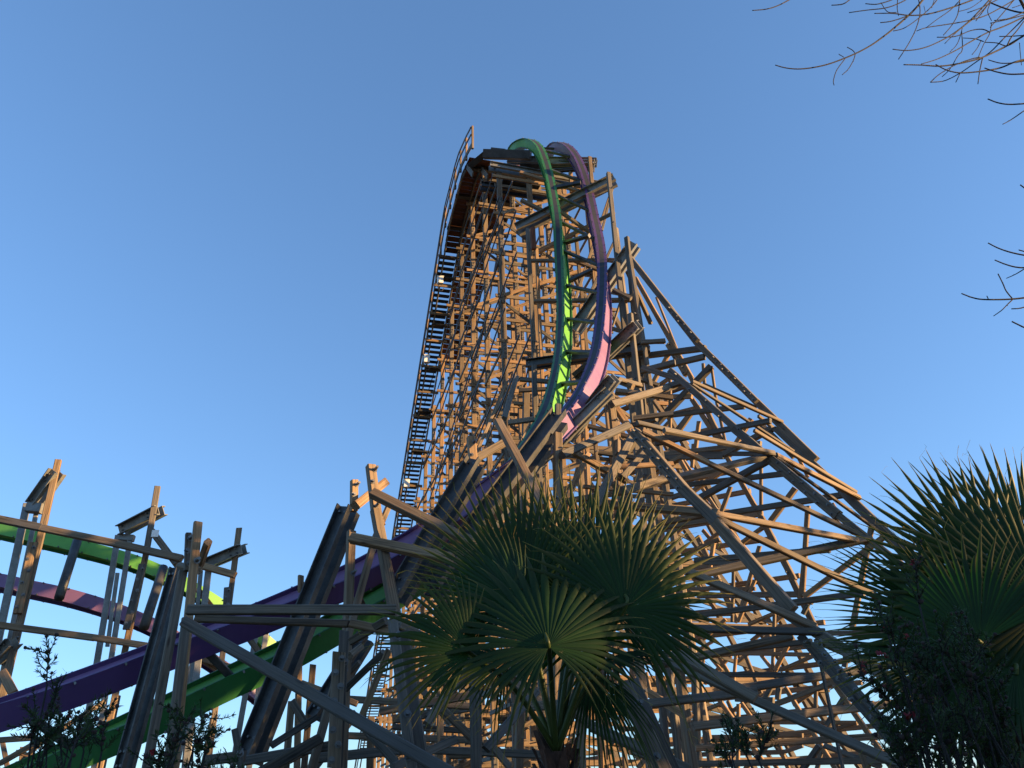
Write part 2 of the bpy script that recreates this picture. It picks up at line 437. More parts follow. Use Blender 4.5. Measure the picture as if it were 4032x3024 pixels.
# ================================================================== coaster rails
def rail_sweep(pts, sides, col, dcol, T, name, wd=0.34, ht=0.52, lip=0.07, label=None, under=None):
    """box rail: top plate with dark wheel path, recessed webs, bottom plate.  sides = unit vectors across the track"""
    N = len(pts); mb = MB()
    w2 = wd/2; h2 = ht/2; t = 0.03; ins = lip
    prof = [(-w2, h2), (-w2*0.45, h2), (w2*0.45, h2), (w2, h2), (w2, h2-t), (w2-ins, h2-t), (w2-ins, -h2+t), (w2, -h2+t), (w2, -h2),
            (-w2, -h2), (-w2, -h2+t), (-w2+ins, -h2+t), (-w2+ins, h2-t), (-w2, h2-t)]
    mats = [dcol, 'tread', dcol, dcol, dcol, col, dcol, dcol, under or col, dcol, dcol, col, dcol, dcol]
    frames = []
    for i, p in enumerate(pts):
        tg = (pts[min(i+1, N-1)]-pts[max(i-1, 0)]).normalized()
        s = sides[i] - tg*sides[i].dot(tg); s.normalize(); n = tg.cross(s)
        if n.z < 0 and False: n = -n
        frames.append((p, s, n, tg))
    for j in range(14):
        a, b = prof[j], prof[(j+1) % 14]; vs = []; fs = []
        for (p, s, n, tg) in frames:
            vs.append(p+s*a[0]+n*a[1]); vs.append(p+s*b[0]+n*b[1])
        for i in range(N-1): fs.append((2*i, 2*i+1, 2*i+3, 2*i+2))
        mb.add(vs, fs, mats[j], smooth=False)
    vs = [frames[0][0]+frames[0][1]*a+frames[0][2]*b for a, b in prof]; mb.add(vs, [tuple(range(14))], dcol)
    vs = [frames[-1][0]+frames[-1][1]*a+frames[-1][2]*b for a, b in prof]; mb.add(vs, [tuple(range(14))], dcol)
    T.part(name, mb, label)
    # joint plates with bolts
    L = 0; last = 0.6
    jb = MB()
    for i in range(1, N-1):
        L += (pts[i]-pts[i-1]).length
        if L-last > 0.55:
            last = L; p, s, n, tg = frames[i]
            for sg in (1, -1):
                for u in (w2*0.9,):
                    c = p+s*(u*sg)+n*(h2+0.0)
                    box(jb, c+n*0.0, c+n*0.035, 0.03, 0.03, tg, 'bolt', ch=0.004)
                    c = p+s*(u*sg)-n*(h2)
                    box(jb, c, c-n*0.035, 0.03, 0.03, tg, 'bolt', ch=0.004)
    T.part('flange_bolts', jb, stuff=True)
    return frames
def resample(keys, per=10):
    """keys: rows of numbers; Catmull-Rom on each column"""
    return [v for v in spline([np.array(k, float) for k in keys], per)]

def build_drop():
    region(0, 0, 1)
    T = Thing('drop_track', V((1, 20, 0)), 'steep curving drop track with one purple rail and one green rail', 'coaster track')
    # purple: x, y, Y ; green: x, y, Y
    KP = [(2160, 655, 31.6), (2160, 605, 30.6), (2190, 578, 29.4), (2235, 592, 28.4), (2275, 645, 27.7), (2310, 740, 27.0), (2340, 880, 26.1), (2364, 1000, 24.9), (2377, 1120, 23.4), (2377, 1250, 21.8),
          (2360, 1400, 19.8), (2320, 1520, 18.1), (2262, 1620, 17.4), (2195, 1700, 16.4), (2110, 1785, 15.7), (2000, 1880, 15.0), (1870, 1985, 14.5), (1740, 2075, 14.1), (1600, 2165, 13.8), (1400, 2275, 13.5),
          (1200, 2362, 13.2), (1000, 2445, 13.0), (700, 2560, 12.7), (300, 2712, 12.2), (0, 2815, 11.8), (-400, 2945, 11.2)]
    KG = [(2015, 655, 31.6), (2012, 605, 30.6), (2040, 574, 29.4), (2085, 566, 28.6), (2125, 600, 27.8), (2155, 680, 27.2), (2180, 800, 26.4), (2200, 920, 25.7), (2215, 1080, 25.0), (2222, 1230, 24.0),
          (2215, 1400, 22.1), (2190, 1540, 20.0), (2150, 1660, 17.9), (2085, 1775, 16.9), (2010, 1870, 16.5), (1930, 1990, 15.8), (1840, 2100, 15.2), (1740, 2200, 14.8), (1600, 2305, 14.4), (1450, 2395, 14.1),
          (1290, 2490, 13.8), (1120, 2585, 13.6), (850, 2712, 13.3), (500, 2880, 12.9), (250, 2990, 12.5), (-50, 3130, 12.1)]
    rp, rg = resample(KP, 8), resample(KG, 8)
    pp = [P(a[0], a[1], a[2]) for a in rp]; pg = [P(a[0], a[1], a[2]) for a in rg]
    ss = [(a-b).normalized() for a, b in zip(pp, pg)]
    # where the track is banked the outer web turns to the viewer's right
    out = []
    for i, s in enumerate(ss): out.append(s)
    rail_sweep(pp, out, 'purple', 'dpurple', T, 'purple_rail', wd=0.38, ht=0.45, under='dpurple')  # bottom plates get the dark tone: underside shade put into the colour
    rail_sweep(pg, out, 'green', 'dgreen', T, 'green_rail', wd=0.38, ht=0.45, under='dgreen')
    # short cross ties
    L = 0
    for i in range(1, len(pp)-1):
        L += (pp[i]-pp[i-1]).length
        if L > 2.4:
            L = 0; tg = (pp[i+1]-pp[i-1]).normalized(); n = tg.cross(out[i])
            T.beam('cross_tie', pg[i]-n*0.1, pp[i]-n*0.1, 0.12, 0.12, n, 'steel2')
    T.finish()
    return pp, pg, out
PPL, PGR, SS = build_drop()

def build_curve():
    region(0, 0, 1)
    T = Thing('curved_track', V((-9, 20, 0)), 'distant curving track with purple and green rails on the steel posts at left', 'coaster track')
    KG = [(-420, 1990, 20.5), (-200, 2040, 20.2), (0, 2090, 20.0), (170, 2128, 19.9), (400, 2183, 19.9), (550, 2228, 20.0), (660, 2275, 20.2), (750, 2322, 20.5), (845, 2380, 20.9), (950, 2455, 21.4), (1060, 2550, 22.0), (1140, 2625, 22.6)]
    KP = [(-420, 2230, 19.9), (-200, 2262, 19.7), (0, 2296, 19.6), (100, 2318, 19.6), (250, 2350, 19.6), (408, 2395, 19.7), (542, 2445, 19.9), (640, 2492, 20.2), (735, 2550, 20.6), (840, 2615, 21.0), (940, 2685, 21.5), (1040, 2760, 22.1)]
    rg, rp = resample(KG, 8), resample(KP, 8)
    pg = [P(a[0], a[1], a[2]) for a in rg]; pp = [P(a[0], a[1], a[2]) for a in rp]
    ss = [(a-b).normalized() for a, b in zip(pp, pg)]
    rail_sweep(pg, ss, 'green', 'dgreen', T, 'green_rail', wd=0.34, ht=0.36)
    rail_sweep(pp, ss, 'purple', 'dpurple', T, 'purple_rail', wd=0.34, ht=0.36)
    region(0, 1750, 2.011)
    for a, b in (((612, 765), (468, 1215)), ((1295, 975), (1140, 1450))):
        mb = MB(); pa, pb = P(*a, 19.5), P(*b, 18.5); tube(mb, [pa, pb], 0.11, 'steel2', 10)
        T.part('spacer_tube', mb)
    T.finish()
build_curve()

# ================================================================== left trestle (behind, under the curved track)
def traced(T, rows, nrm, wk=0.85, thk=0.85, k='wood', cn=None):
    """rows: (part, x0, y0, d0, x1, y1, d1, width in px, [mat], [bolts])"""
    for r in rows:
        part, x0, y0, d0, x1, y1, d1, wp = r[:8]
        mk = r[8] if len(r) > 8 and r[8] else k; bo = r[9] if len(r) > 9 else 0
        a, b = P(x0, y0, d0), P(x1, y1, d1)
        wd = wp/KK*(mpp(a)+mpp(b))/2*wk
        if part.startswith('+'):
            part = part[1:]; lo, hi = (a, b) if a.z < b.z else (b, a)
            if lo.z > 0.05:
                d = (lo-hi)
                if d.z < -0.3*d.length: e = lo + d*(lo.z/(-d.z))
                else: e = V((lo.x, lo.y, 0))
                a, b = hi, e
        if part == 'steel_channel':
            T.part(part, channel(MB(), a, b, wd*0.62, wd*0.3, cn or nrm, mk, gap=wd*0.4)); continue
        T.part(part, box(MB(), a, b, wd, min(max(wd*thk, 0.08), 0.3), nrm, mk, bolts=bo))
def build_left():
    T = Thing('curve_trestle', V((-8, 19, 0)), 'open steel and timber trestle holding the curved track at the far left', 'trestle')
    region(0, 1750, 2.011); n = V((0.35, -0.94, 0))
    S = 'steel'
    traced(T, [
        ('post', 463, 125, 17.6, 362, 560, 17.6, 56, 'wood2'), ('+post', 362, 560, 17.6, 100, 1655, 17.6, 62, 'wood'),
        ('post', 268, 780, 17.4, 140, 1340, 17.4, 70, 'wood2', 6),
        ('steel_channel', 270, 480, 17.9, 455, 215, 17.6, 150, S), 
        ('+steel_post', 215, 470, 18.0, 0, 1480, 18.0, 62, S), ('+steel_post', 300, 480, 17.9, 90, 1480, 17.9, 40, S),
        ('cap_plate', 220, 500, 17.8, 335, 510, 17.8, 90, S),
        ('ledger', -200, 555, 17.2, 330, 660, 17.2, 66, 'wood'), ('ledger', 326, 662, 17.2, 935, 788, 17.2, 62, 'wood'), ('ledger', 925, 786, 17.2, 1440, 905, 17.1, 64, 'wood2'), ('ledger', 1595, 960, 17.2, 1865, 1035, 17.2, 60, 'wood2'),
        ('ledger', -200, 1405, 17.2, 740, 1530, 17.2, 58, 'wood2'), ('ledger', 736, 1528, 17.2, 1190, 1600, 17.2, 56, 'wood2'),
        ('post', 1248, 335, 17.4, 1160, 850, 17.4, 54, 'wood'), ('+post', 1160, 850, 17.4, 985, 1655, 17.4, 54, 'wood2'), ('post', 1128, 950, 17.1, 1000, 1465, 17.1, 62, 'wood', 6),
        ('steel_channel', 965, 680, 17.9, 1275, 520, 17.5, 150, S), 
        ('+steel_post', 935, 720, 18.1, 795, 1560, 18.1, 52, S), ('+steel_post', 1035, 720, 17.9, 915, 1480, 17.9, 46, S), ('steel_post', 930, 1020, 17.8, 850, 1600, 17.8, 36, S),
        ('cap_plate', 950, 735, 17.9, 1060, 745, 17.9, 60, S),
        ('brace', 1205, 690, 17.8, 1400, 950, 17.5, 56, 'wood2'), ('brace', 1560, 1140, 18.5, 1700, 1320, 18.7, 50, 'wood2'), ('brace', 1930, 1480, 19, 2060, 1659, 19, 50, 'wood2'),
        ('post', 1893, 665, 17.6, 1850, 1000, 17.6, 54, 'wood2'), ('+post', 1850, 1000, 17.6, 1815, 1265, 17.6, 50, 'wood'), ('post', 1800, 1135, 17.4, 1790, 1300, 17.4, 60, 'wood', 3),
        ('steel_channel', 1630, 950, 17.9, 1930, 825, 17.5, 150, S), 
        ('+steel_post', 1650, 1000, 18.1, 1610, 1350, 18.1, 60, S), ('+steel_post', 1590, 1000, 18.1, 1560, 1350, 18.1, 40, S),
        ('+steel_post', 2030, 1490, 20.5, 2000, 1659, 20.5, 50, S), ('+steel_post', 2110, 1460, 20.4, 2085, 1659, 20.4, 50, S),
        ('steel_channel', -40, 1720, 17.7, 110, 1560, 17.4, 150, S),
    ], n, cn=V((-0.5, -0.1, 0.8)))
    region(0, 2300, 2.011)
    traced(T, [
        ('ledger', 0, 1235, 17, 290, 1215, 17, 50, 'wood2'), ('brace', 20, 700, 17.2, 110, 870, 17, 80, 'wood2'), ('brace', 0, 1420, 17, 420, 1180, 16.5, 50, 'wood2'),
        ('brace', 430, 1180, 16.5, 830, 930, 17, 42, 'wood2'), ('+post', 925, 880, 19.5, 860, 1180, 19.5, 70, 'wood'), ('+post', 1690, 1060, 19.8, 1640, 1330, 19.8, 60, 'wood'),
        ('brace', 20, 1250, 17.5, 60, 1456, 17.3, 40, 'wood2'), ('brace', 120, 1456, 17.5, 330, 1250, 17.3, 40, 'wood2'),
        ('brace', 1600, 590, 18.5, 1900, 690, 18.9, 60, 'wood2'), ('brace', 1560, 560, 18.5, 1800, 720, 18.9, 60, 'wood2'),
        ('+steel_post', 1550, 590, 19.6, 1490, 890, 19.6, 90, S), ('+post', 180, 1290, 18, 165, 1456, 18, 40, 'wood2'),
        ('brace', 130, 1330, 17.4, 320, 1380, 17.4, 40, 'wood2')], n)
    # small yellow-white notice plate on the brace
    region(0, 1750, 2.011)
    p = P(1228, 705, 17.2); s = mpp(p); mb = box(MB(), p+V((0, 0, 14*s)), p-V((0, 0, 14*s)), 26*s, 0.02, n, 'white'); T.part('notice_plate', mb)
    T.finish()
build_left()

# ================================================================== near trestle under the banked bottom of the drop
def build_near():
    T = Thing('turn_trestle', V((-1, 12, 0)), 'near timber A frame trestle with dark steel channels, left of the middle palm', 'trestle')
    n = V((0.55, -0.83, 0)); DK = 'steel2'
    region(1100, 1750, 2.011)
    traced(T, [
        ('post', 592, 285, 11.9, 590, 530, 11.9, 66, 'wood2', 3), ('+post', 570, 690, 11.6, 545, 1300, 11.4, 78, 'wood2', 4),
        ('post', 722, 170, 11.3, 770, 560, 11.2, 84, 'wood2', 4), ('+post', 762, 520, 11.2, 885, 1180, 10.9, 92, 'wood2', 4),
        ('cross_beam', 838, 300, 12.6, 600, 490, 11.6, 80, 'wood2'),
        ('plank', 735, 385, 11.0, 1550, 790, 10.7, 92, 'wood2'),
        ('plank', 570, 742, 11.1, 1370, 905, 10.6, 92, 'wood2'),
        ('brace', 870, 480, 11.7, 735, 790, 11.6, 52, 'wood2'), ('+brace', 745, 790, 11.6, 610, 1280, 11.3, 62, 'wood2'),
        ('brace', 745, 440, 11.5, 820, 640, 11.5, 40, 'wood2'),
        ('+post', 170, 1040, 13.2, 165, 1290, 13.2, 50, 'wood2'),
    ], n)
    # banked double channels under the track
    region(0, 0, 1)
    nc = V((0.8, -0.35, -0.45))
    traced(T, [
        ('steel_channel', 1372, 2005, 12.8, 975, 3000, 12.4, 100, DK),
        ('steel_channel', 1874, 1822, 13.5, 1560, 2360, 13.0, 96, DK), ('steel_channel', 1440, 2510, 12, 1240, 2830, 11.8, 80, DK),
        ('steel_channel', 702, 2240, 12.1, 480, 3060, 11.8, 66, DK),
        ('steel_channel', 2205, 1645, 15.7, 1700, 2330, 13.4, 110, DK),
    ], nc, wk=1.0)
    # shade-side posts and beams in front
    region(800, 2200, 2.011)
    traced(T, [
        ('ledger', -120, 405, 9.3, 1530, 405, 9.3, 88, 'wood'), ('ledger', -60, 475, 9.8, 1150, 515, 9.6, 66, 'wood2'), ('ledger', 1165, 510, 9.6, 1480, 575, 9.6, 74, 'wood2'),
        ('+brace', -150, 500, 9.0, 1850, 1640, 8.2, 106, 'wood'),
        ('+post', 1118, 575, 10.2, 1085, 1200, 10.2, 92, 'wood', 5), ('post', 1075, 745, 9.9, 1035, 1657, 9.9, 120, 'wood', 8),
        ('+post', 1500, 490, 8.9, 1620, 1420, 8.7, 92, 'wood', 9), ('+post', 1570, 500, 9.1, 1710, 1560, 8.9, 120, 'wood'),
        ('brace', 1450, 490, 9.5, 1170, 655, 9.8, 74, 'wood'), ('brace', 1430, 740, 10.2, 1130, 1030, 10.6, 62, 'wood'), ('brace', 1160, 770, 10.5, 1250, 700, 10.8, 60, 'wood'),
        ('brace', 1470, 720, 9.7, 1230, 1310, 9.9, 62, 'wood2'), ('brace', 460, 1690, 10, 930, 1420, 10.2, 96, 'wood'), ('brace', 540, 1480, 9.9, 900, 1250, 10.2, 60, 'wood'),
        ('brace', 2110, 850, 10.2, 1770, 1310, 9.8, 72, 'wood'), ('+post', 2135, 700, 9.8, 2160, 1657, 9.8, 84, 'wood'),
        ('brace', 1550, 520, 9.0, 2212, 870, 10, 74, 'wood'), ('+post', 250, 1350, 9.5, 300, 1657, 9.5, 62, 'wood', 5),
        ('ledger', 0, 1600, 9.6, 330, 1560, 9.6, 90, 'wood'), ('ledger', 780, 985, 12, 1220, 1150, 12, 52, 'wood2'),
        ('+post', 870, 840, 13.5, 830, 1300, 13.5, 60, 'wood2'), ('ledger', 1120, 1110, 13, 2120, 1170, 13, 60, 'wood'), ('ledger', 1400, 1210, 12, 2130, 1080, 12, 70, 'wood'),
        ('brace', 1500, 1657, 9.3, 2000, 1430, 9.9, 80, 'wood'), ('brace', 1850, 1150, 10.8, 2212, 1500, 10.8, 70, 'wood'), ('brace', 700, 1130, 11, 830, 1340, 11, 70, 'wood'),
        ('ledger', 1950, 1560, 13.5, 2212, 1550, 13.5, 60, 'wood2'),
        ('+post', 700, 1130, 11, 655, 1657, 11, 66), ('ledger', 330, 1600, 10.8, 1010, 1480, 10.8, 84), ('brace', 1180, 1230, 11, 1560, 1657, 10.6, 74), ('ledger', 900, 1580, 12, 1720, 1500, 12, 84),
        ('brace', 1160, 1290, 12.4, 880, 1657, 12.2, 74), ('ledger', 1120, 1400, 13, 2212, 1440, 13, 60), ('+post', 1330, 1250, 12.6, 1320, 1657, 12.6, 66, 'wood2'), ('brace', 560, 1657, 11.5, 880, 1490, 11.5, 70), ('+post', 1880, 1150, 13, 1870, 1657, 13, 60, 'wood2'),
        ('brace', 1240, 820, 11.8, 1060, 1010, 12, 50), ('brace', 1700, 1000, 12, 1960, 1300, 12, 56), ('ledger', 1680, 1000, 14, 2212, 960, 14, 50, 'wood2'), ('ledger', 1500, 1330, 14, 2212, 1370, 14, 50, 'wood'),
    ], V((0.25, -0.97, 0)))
    region(0, 1750, 2.011)
    traced(T, [
        ('+post', 1568, 618, 9.6, 1500, 1300, 9.6, 76, 'wood2', 5), ('post', 1492, 705, 10.0, 1480, 1000, 10.0, 52, 'wood2', 3),
        ('cross_beam', 1648, 770, 9.5, 1580, 960, 10.2, 62, 'wood2'), ('+post', 1450, 1000, 10.1, 1330, 1655, 10.0, 78, 'wood'),
        ('+post', 1475, 1380, 9.4, 1400, 2000, 9.4, 80, 'wood'),
        ('cross_beam', 1420, 960, 10.3, 1580, 1000, 9.9, 60, 'wood'),
    ], n)
    # right of the middle palm crown and behind it
    region(1500, 1800, 1.3557)
    traced(T, [
        ('+post', 1290, 1200, 8.8, 1430, 1500, 8.8, 84, 'wood', 6), ('+post', 1340, 1190, 9.0, 1510, 1560, 9.0, 70, 'wood'),
        ('+post', 510, 1160, 10.5, 508, 1600, 10.5, 62, 'wood'), ('brace', 830, 1250, 11, 560, 1560, 10.6, 52, 'wood'),
        ('brace', 1130, 1440, 9.6, 1640, 1670, 9.2, 62, 'wood'), ('brace', 1560, 1040, 8.9, 2000, 1290, 8.6, 62, 'wood'),
        ('ledger', 700, 1340, 12, 1300, 1290, 12, 54, 'wood'), ('brace', 980, 1330, 11.5, 1250, 1520, 11.5, 50, 'wood'), ('+post', 1060, 1300, 12.5, 1070, 1600, 12.5, 50, 'wood2'),
        ('ledger', 200, 1560, 12.4, 900, 1590, 12.4, 48, 'wood'), ('brace', 590, 1540, 12, 690, 1659, 12, 40, 'wood'), ('brace', 250, 1400, 11.5, 470, 1130, 12, 50, 'wood'),
        ('ledger', 60, 1400, 13.4, 520, 1330, 13.6, 50, 'wood'), ('brace', 720, 1210, 12.6, 880, 1330, 12.6, 50, 'wood'),
    ], V((0.25, -0.97, 0)))
    T.finish()
build_near()

# ================================================================== supports of the drop: centre and right flank
FD = (-0.73, 0.68)
FA = None
def fplane(x, y, Y):
    s = (OX, OY, KK); region(0, 0, 1); p = P(x, y, Y); region(*s); return ((p.x, p.y), FD)
PA = fplane(2830, 2040, 14.0); PA2 = fplane(2830, 2040, 15.2); PB = fplane(3080, 1810, 17.0); PB2 = fplane(3080, 1810, 18.0)
PC = fplane(2990, 1600, 20.5); PD = fplane(2990, 1600, 22.5); PE = fplane(2990, 1600, 26.0); PF = fplane(2990, 1600, 30)
PN = fplane(3300, 2700, 11.2)
def build_flank():
    T = Thing('drop_support', V((4, 18, 0)), 'broad raked timber lattice supporting the drop, sloping down to the right', 'coaster support')
    n = V((-0.68, -0.73, 0)); nl = V((0.73, -0.68, 0)); nl2 = V((0.0, -0.98, 0.15))
    region(2400, 900, 1.8433)
    traced(T, [
        ('chord', 150, 215, PC, 640, 835, PC, 48, 'wood'), ('chord', 630, 825, PC, 1075, 1265, PC, 54, 'wood'), ('chord', 1060, 1250, PC, 1500, 1680, PC, 60, 'wood'),
        ('splice', 430, 575, fplane(2990, 1600, 20.2), 640, 815, fplane(2990, 1600, 20.2), 40, 'wood', 8)], n)
    region(2400, 900, 1.8433)
    pc2 = fplane(2990, 1600, 20.2); region(2400, 900, 1.8433)
    traced(T, [
        ('splice', 750, 935, pc2, 1070, 1255, pc2, 42, 'wood', 12),
        ('chord', 190, 360, PD, 600, 1090, PD, 36, 'wood2'), ('chord', 590, 1075, PD, 860, 1640, PD, 40, 'wood2', 0), ('splice', 430, 840, PD, 560, 1060, PD, 52, 'wood2', 8),
        ('brace', 340, 500, PD, 520, 950, PD, 18, 'wood2'), ('brace', 740, 1000, PC, 780, 1280, PC, 20, 'wood2'),
        ('ledger', 215, 822, PC, 400, 820, PC, 36), ('ledger', 250, 925, PC, 695, 868, PC, 48), ('ledger', 225, 1040, PC, 690, 930, PC, 46),
        ('brace', 330, 1425, PC, 740, 1000, PC, 54), ('brace', 300, 1150, PD, 430, 910, PD, 36, 'wood2'), ('brace', 680, 980, PD, 690, 1130, PD, 26, 'wood2'),
        ('+post', 125, 65, PC, 180, 620, PC, 40), ('+post', 45, 0, PD, 130, 700, PD, 38, 'wood'), ('+post', 170, 480, PC, 330, 1430, PC, 46, 'wood', 10),
        ('+post', 150, 620, PB2, 235, 1400, PB2, 44, 'wood', 10),
        ('brace', 130, 310, PC, 300, 690, PD, 34, 'wood2'), ('ledger', 0, 230, PD, 60, 235, PD, 36), ('ledger', 0, 525, PD, 150, 520, PD, 34), ('ledger', 0, 460, PD, 150, 490, PD, 30),
        ('ledger', 0, 720, PD, 100, 750, PD, 34), ('brace', 75, 545, PD, 0, 780, PD, 18),
        ('brace', 20, 1090, PB, 170, 1150, PB, 46), ('brace', 240, 1010, PB, 490, 1090, PB, 44), ('ledger', 50, 1190, PB2, 230, 1195, PB2, 46), ('brace', 440, 1090, PC, 440, 1500, PC, 26, 'wood2'),
        ('ledger', 310, 1220, PC, 600, 1220, PC, 38, 'wood2'), ('brace', 680, 1130, PC, 1060, 1300, PC, 34, 'wood2'),
        ('chord', 440, 1030, PB, 1130, 1640, PB, 56, 'wood', 6), ('chord', 600, 1240, PD, 870, 1659, PD, 40, 'wood2'),
        ('ledger', 10, 1290, PB, 520, 1115, PB, 48), ('ledger', 440, 1355, PC, 980, 1290, PC, 42), ('ledger', 340, 1560, PB, 1170, 1395, PB, 44), ('ledger', -20, 1500, PA2, 130, 1430, PA2, 56),
        ('brace', 650, 1400, PD, 620, 1640, PD, 34, 'wood2'), ('brace', 760, 1170, PD, 860, 1640, PD, 24, 'wood2'), ('brace', 940, 1570, PC, 1210, 1450, PC, 34), ('brace', 830, 1640, PC, 1180, 1450, PC, 50),
        ('brace', 1030, 1380, PD, 920, 1560, PD, 40, 'wood2'), ('brace', 500, 1480, PD, 640, 1280, PD, 34, 'wood2'), ('brace', 480, 1470, PD, 600, 1320, PD, 30, 'wood2'),
        ('ledger', 0, 1480, PB, 340, 1380, PB, 44), ('brace', 60, 1640, PB, 180, 1510, PB, 50), ('ledger', 60, 1560, PB2, 560, 1500, PB2, 40), ('ledger', 380, 1640, PC, 1100, 1560, PC, 40),
        ('brace', 60, 1330, PB, 60, 1640, PA2, 40, 'wood2')], n)
    traced(T, [
        ('brace', 600, 1110, PB, 1255, 1405, PC, 32, 'wood2'), ('brace', 600, 1130, PB, 1400, 1659, PC, 22, 'wood'), ('brace', 1080, 1360, PC, 1480, 1680, PD, 30, 'wood'),
        ('brace', 1080, 1400, PC, 1340, 1659, PC, 40, 'wood'), ('brace', 1280, 1500, PC, 1370, 1659, PD, 24, 'wood2'),
        ('brace', 200, 1410, PA, 1200, 1640, PB, 40, 'wood'), ('brace', 240, 1465, PA, 720, 1700, PA2, 42, 'wood2')], nl2)
    region(2400, 1700, 1.8433)
    traced(T, [
        ('chord', 1210, -20, PC, 1700, 440, PC, 56), ('+chord', 1690, 430, PC, 1990, 720, PC, 78, 'wood', 5),
        ('chord', 900, -20, PB, 1130, 170, PB, 60), ('chord', 1120, 160, PB, 1660, 610, PB, 86, 'wood', 12), ('+chord', 1640, 590, PB, 1830, 740, PB, 60),
        ('chord', 180, 0, PA, 540, 420, PA, 88, 'wood', 12), ('chord', 520, 400, PA, 780, 650, PA, 92, 'wood'), ('chord', 740, 620, PA, 1330, 1300, PA, 96, 'wood'), ('+chord', 1240, 1290, PA, 1540, 1480, PA, 90, 'wood'),
        ('chord', 750, 0, PD, 1110, 640, PD, 40, 'wood2'), ('chord', 1100, 620, PD, 1340, 1080, PD, 52, 'wood2', 4), ('chord', 1320, 1060, PD, 1500, 1440, PD, 50, 'wood2'),
        ('chord', 400, 0, PE, 800, 600, PE, 28, 'wood2'), ('chord', 690, 500, PE, 1010, 880, PE, 34, 'wood2'), ('chord', 640, 760, PE, 930, 1380, PE, 44, 'wood2', 5),
        ('ledger', 95, 425, PA, 1160, 175, PB, 56), ('brace', 640, 490, PB, 1160, 205, PB, 54), ('ledger', 390, 405, PC, 1270, 305, PC, 42), ('ledger', 840, 595, PC, 1720, 455, PC, 48),
        ('ledger', 380, 690, PB2, 720, 640, PB2, 50), ('ledger', 390, 660, PA2, 690, 600, PA2, 50), ('ledger', 610, 1045, PA2, 1900, 770, PB, 62), ('ledger', 620, 935, PB2, 1600, 855, PB2, 48),
        ('brace', 180, 350, PC, 540, 170, PC, 40, 'wood2'), ('ledger', 160, 190, PC, 830, 180, PC, 40), ('ledger', 650, 160, PC, 1180, 160, PC, 36), ('brace', 0, 330, PB, 180, 60, PB, 60), ('brace', 80, 320, PB, 260, 110, PB, 50),
        ('brace', 610, 430, PD, 830, 280, PD, 40, 'wood2'), ('brace', 610, 90, PD, 600, 260, PD, 30, 'wood2'), ('brace', 450, 90, PD, 560, 290, PD, 36, 'wood2'), ('brace', 880, 400, PD, 810, 590, PD, 34, 'wood2'),
        ('brace', 1100, 230, PD, 1100, 620, PD, 28, 'wood2'), ('brace', 1350, 410, PD, 1170, 650, PD, 46, 'wood2'), ('brace', 1440, 540, PC, 1400, 1190, PC, 40, 'wood2'), ('brace', 1120, 690, PD, 930, 830, PD, 36, 'wood2'),
        ('brace', 1090, 830, PD, 960, 1270, PD, 34, 'wood2'), ('brace', 900, 1000, PE, 895, 1300, PE, 26, 'wood2'), ('brace', 1990, 765, PC, 1410, 1200, PC, 44, 'wood2'), ('brace', 1900, 700, PC, 1760, 1440, PC, 44, 'wood2'),
        ('brace', 1620, 520, PD, 1700, 660, PD, 24, 'wood2'), ('brace', 1220, 190, PD, 1700, 700, PD, 26, 'wood2'), ('brace', 1310, 60, PD, 1440, 330, PD, 26, 'wood2'),
        ('ledger', 550, 1345, PB, 1850, 1170, PB, 48), ('ledger', 560, 1140, PD, 1060, 1140, PD, 30, 'wood2'), ('ledger', 640, 1190, PD, 1390, 1180, PD, 46),
        ('ledger', 600, 1330, PD, 900, 1320, PD, 36, 'wood2'), ('brace', 420, 490, PC, 560, 440, PC, 40), ('ledger', 60, 470, PC, 560, 465, PC, 34), ('ledger', 640, 600, PE, 1100, 610, PE, 22),
        ('brace', 760, 780, PD, 730, 980, PD, 34, 'wood2'), ('brace', 400, 800, PD, 480, 640, PD, 34, 'wood2'), ('brace', 640, 850, PD, 800, 780, PD, 34, 'wood2')], n)
    traced(T, [
        ('brace', 395, -10, PA, 1195, 155, PB, 42), ('brace', 1210, 170, PB, 1815, 480, PC, 42, 'wood2'), ('brace', 1210, 185, PB, 1985, 745, PC, 24, 'wood2'), ('brace', 1050, -10, PB, 1790, 440, PC, 34),
        ('brace', 240, 0, PA, 1860, 770, PB, 42, 'wood2'),
        ('ledger', -200, 515, PA, 790, 595, PA, 62, 'wood2'), ('ledger', 775, 600, PA, 1860, 800, PB, 52, 'wood2'), ('brace', 775, 625, PA, 2100, 1275, PB, 52, 'wood2'),
        ('brace', 560, 1010, PN, 1490, 1415, PA, 62, 'wood'), ('ledger', 520, 1425, PN, 1560, 1455, PA, 58, 'wood')], nl2)
    region(2500, 2200, 2.011)
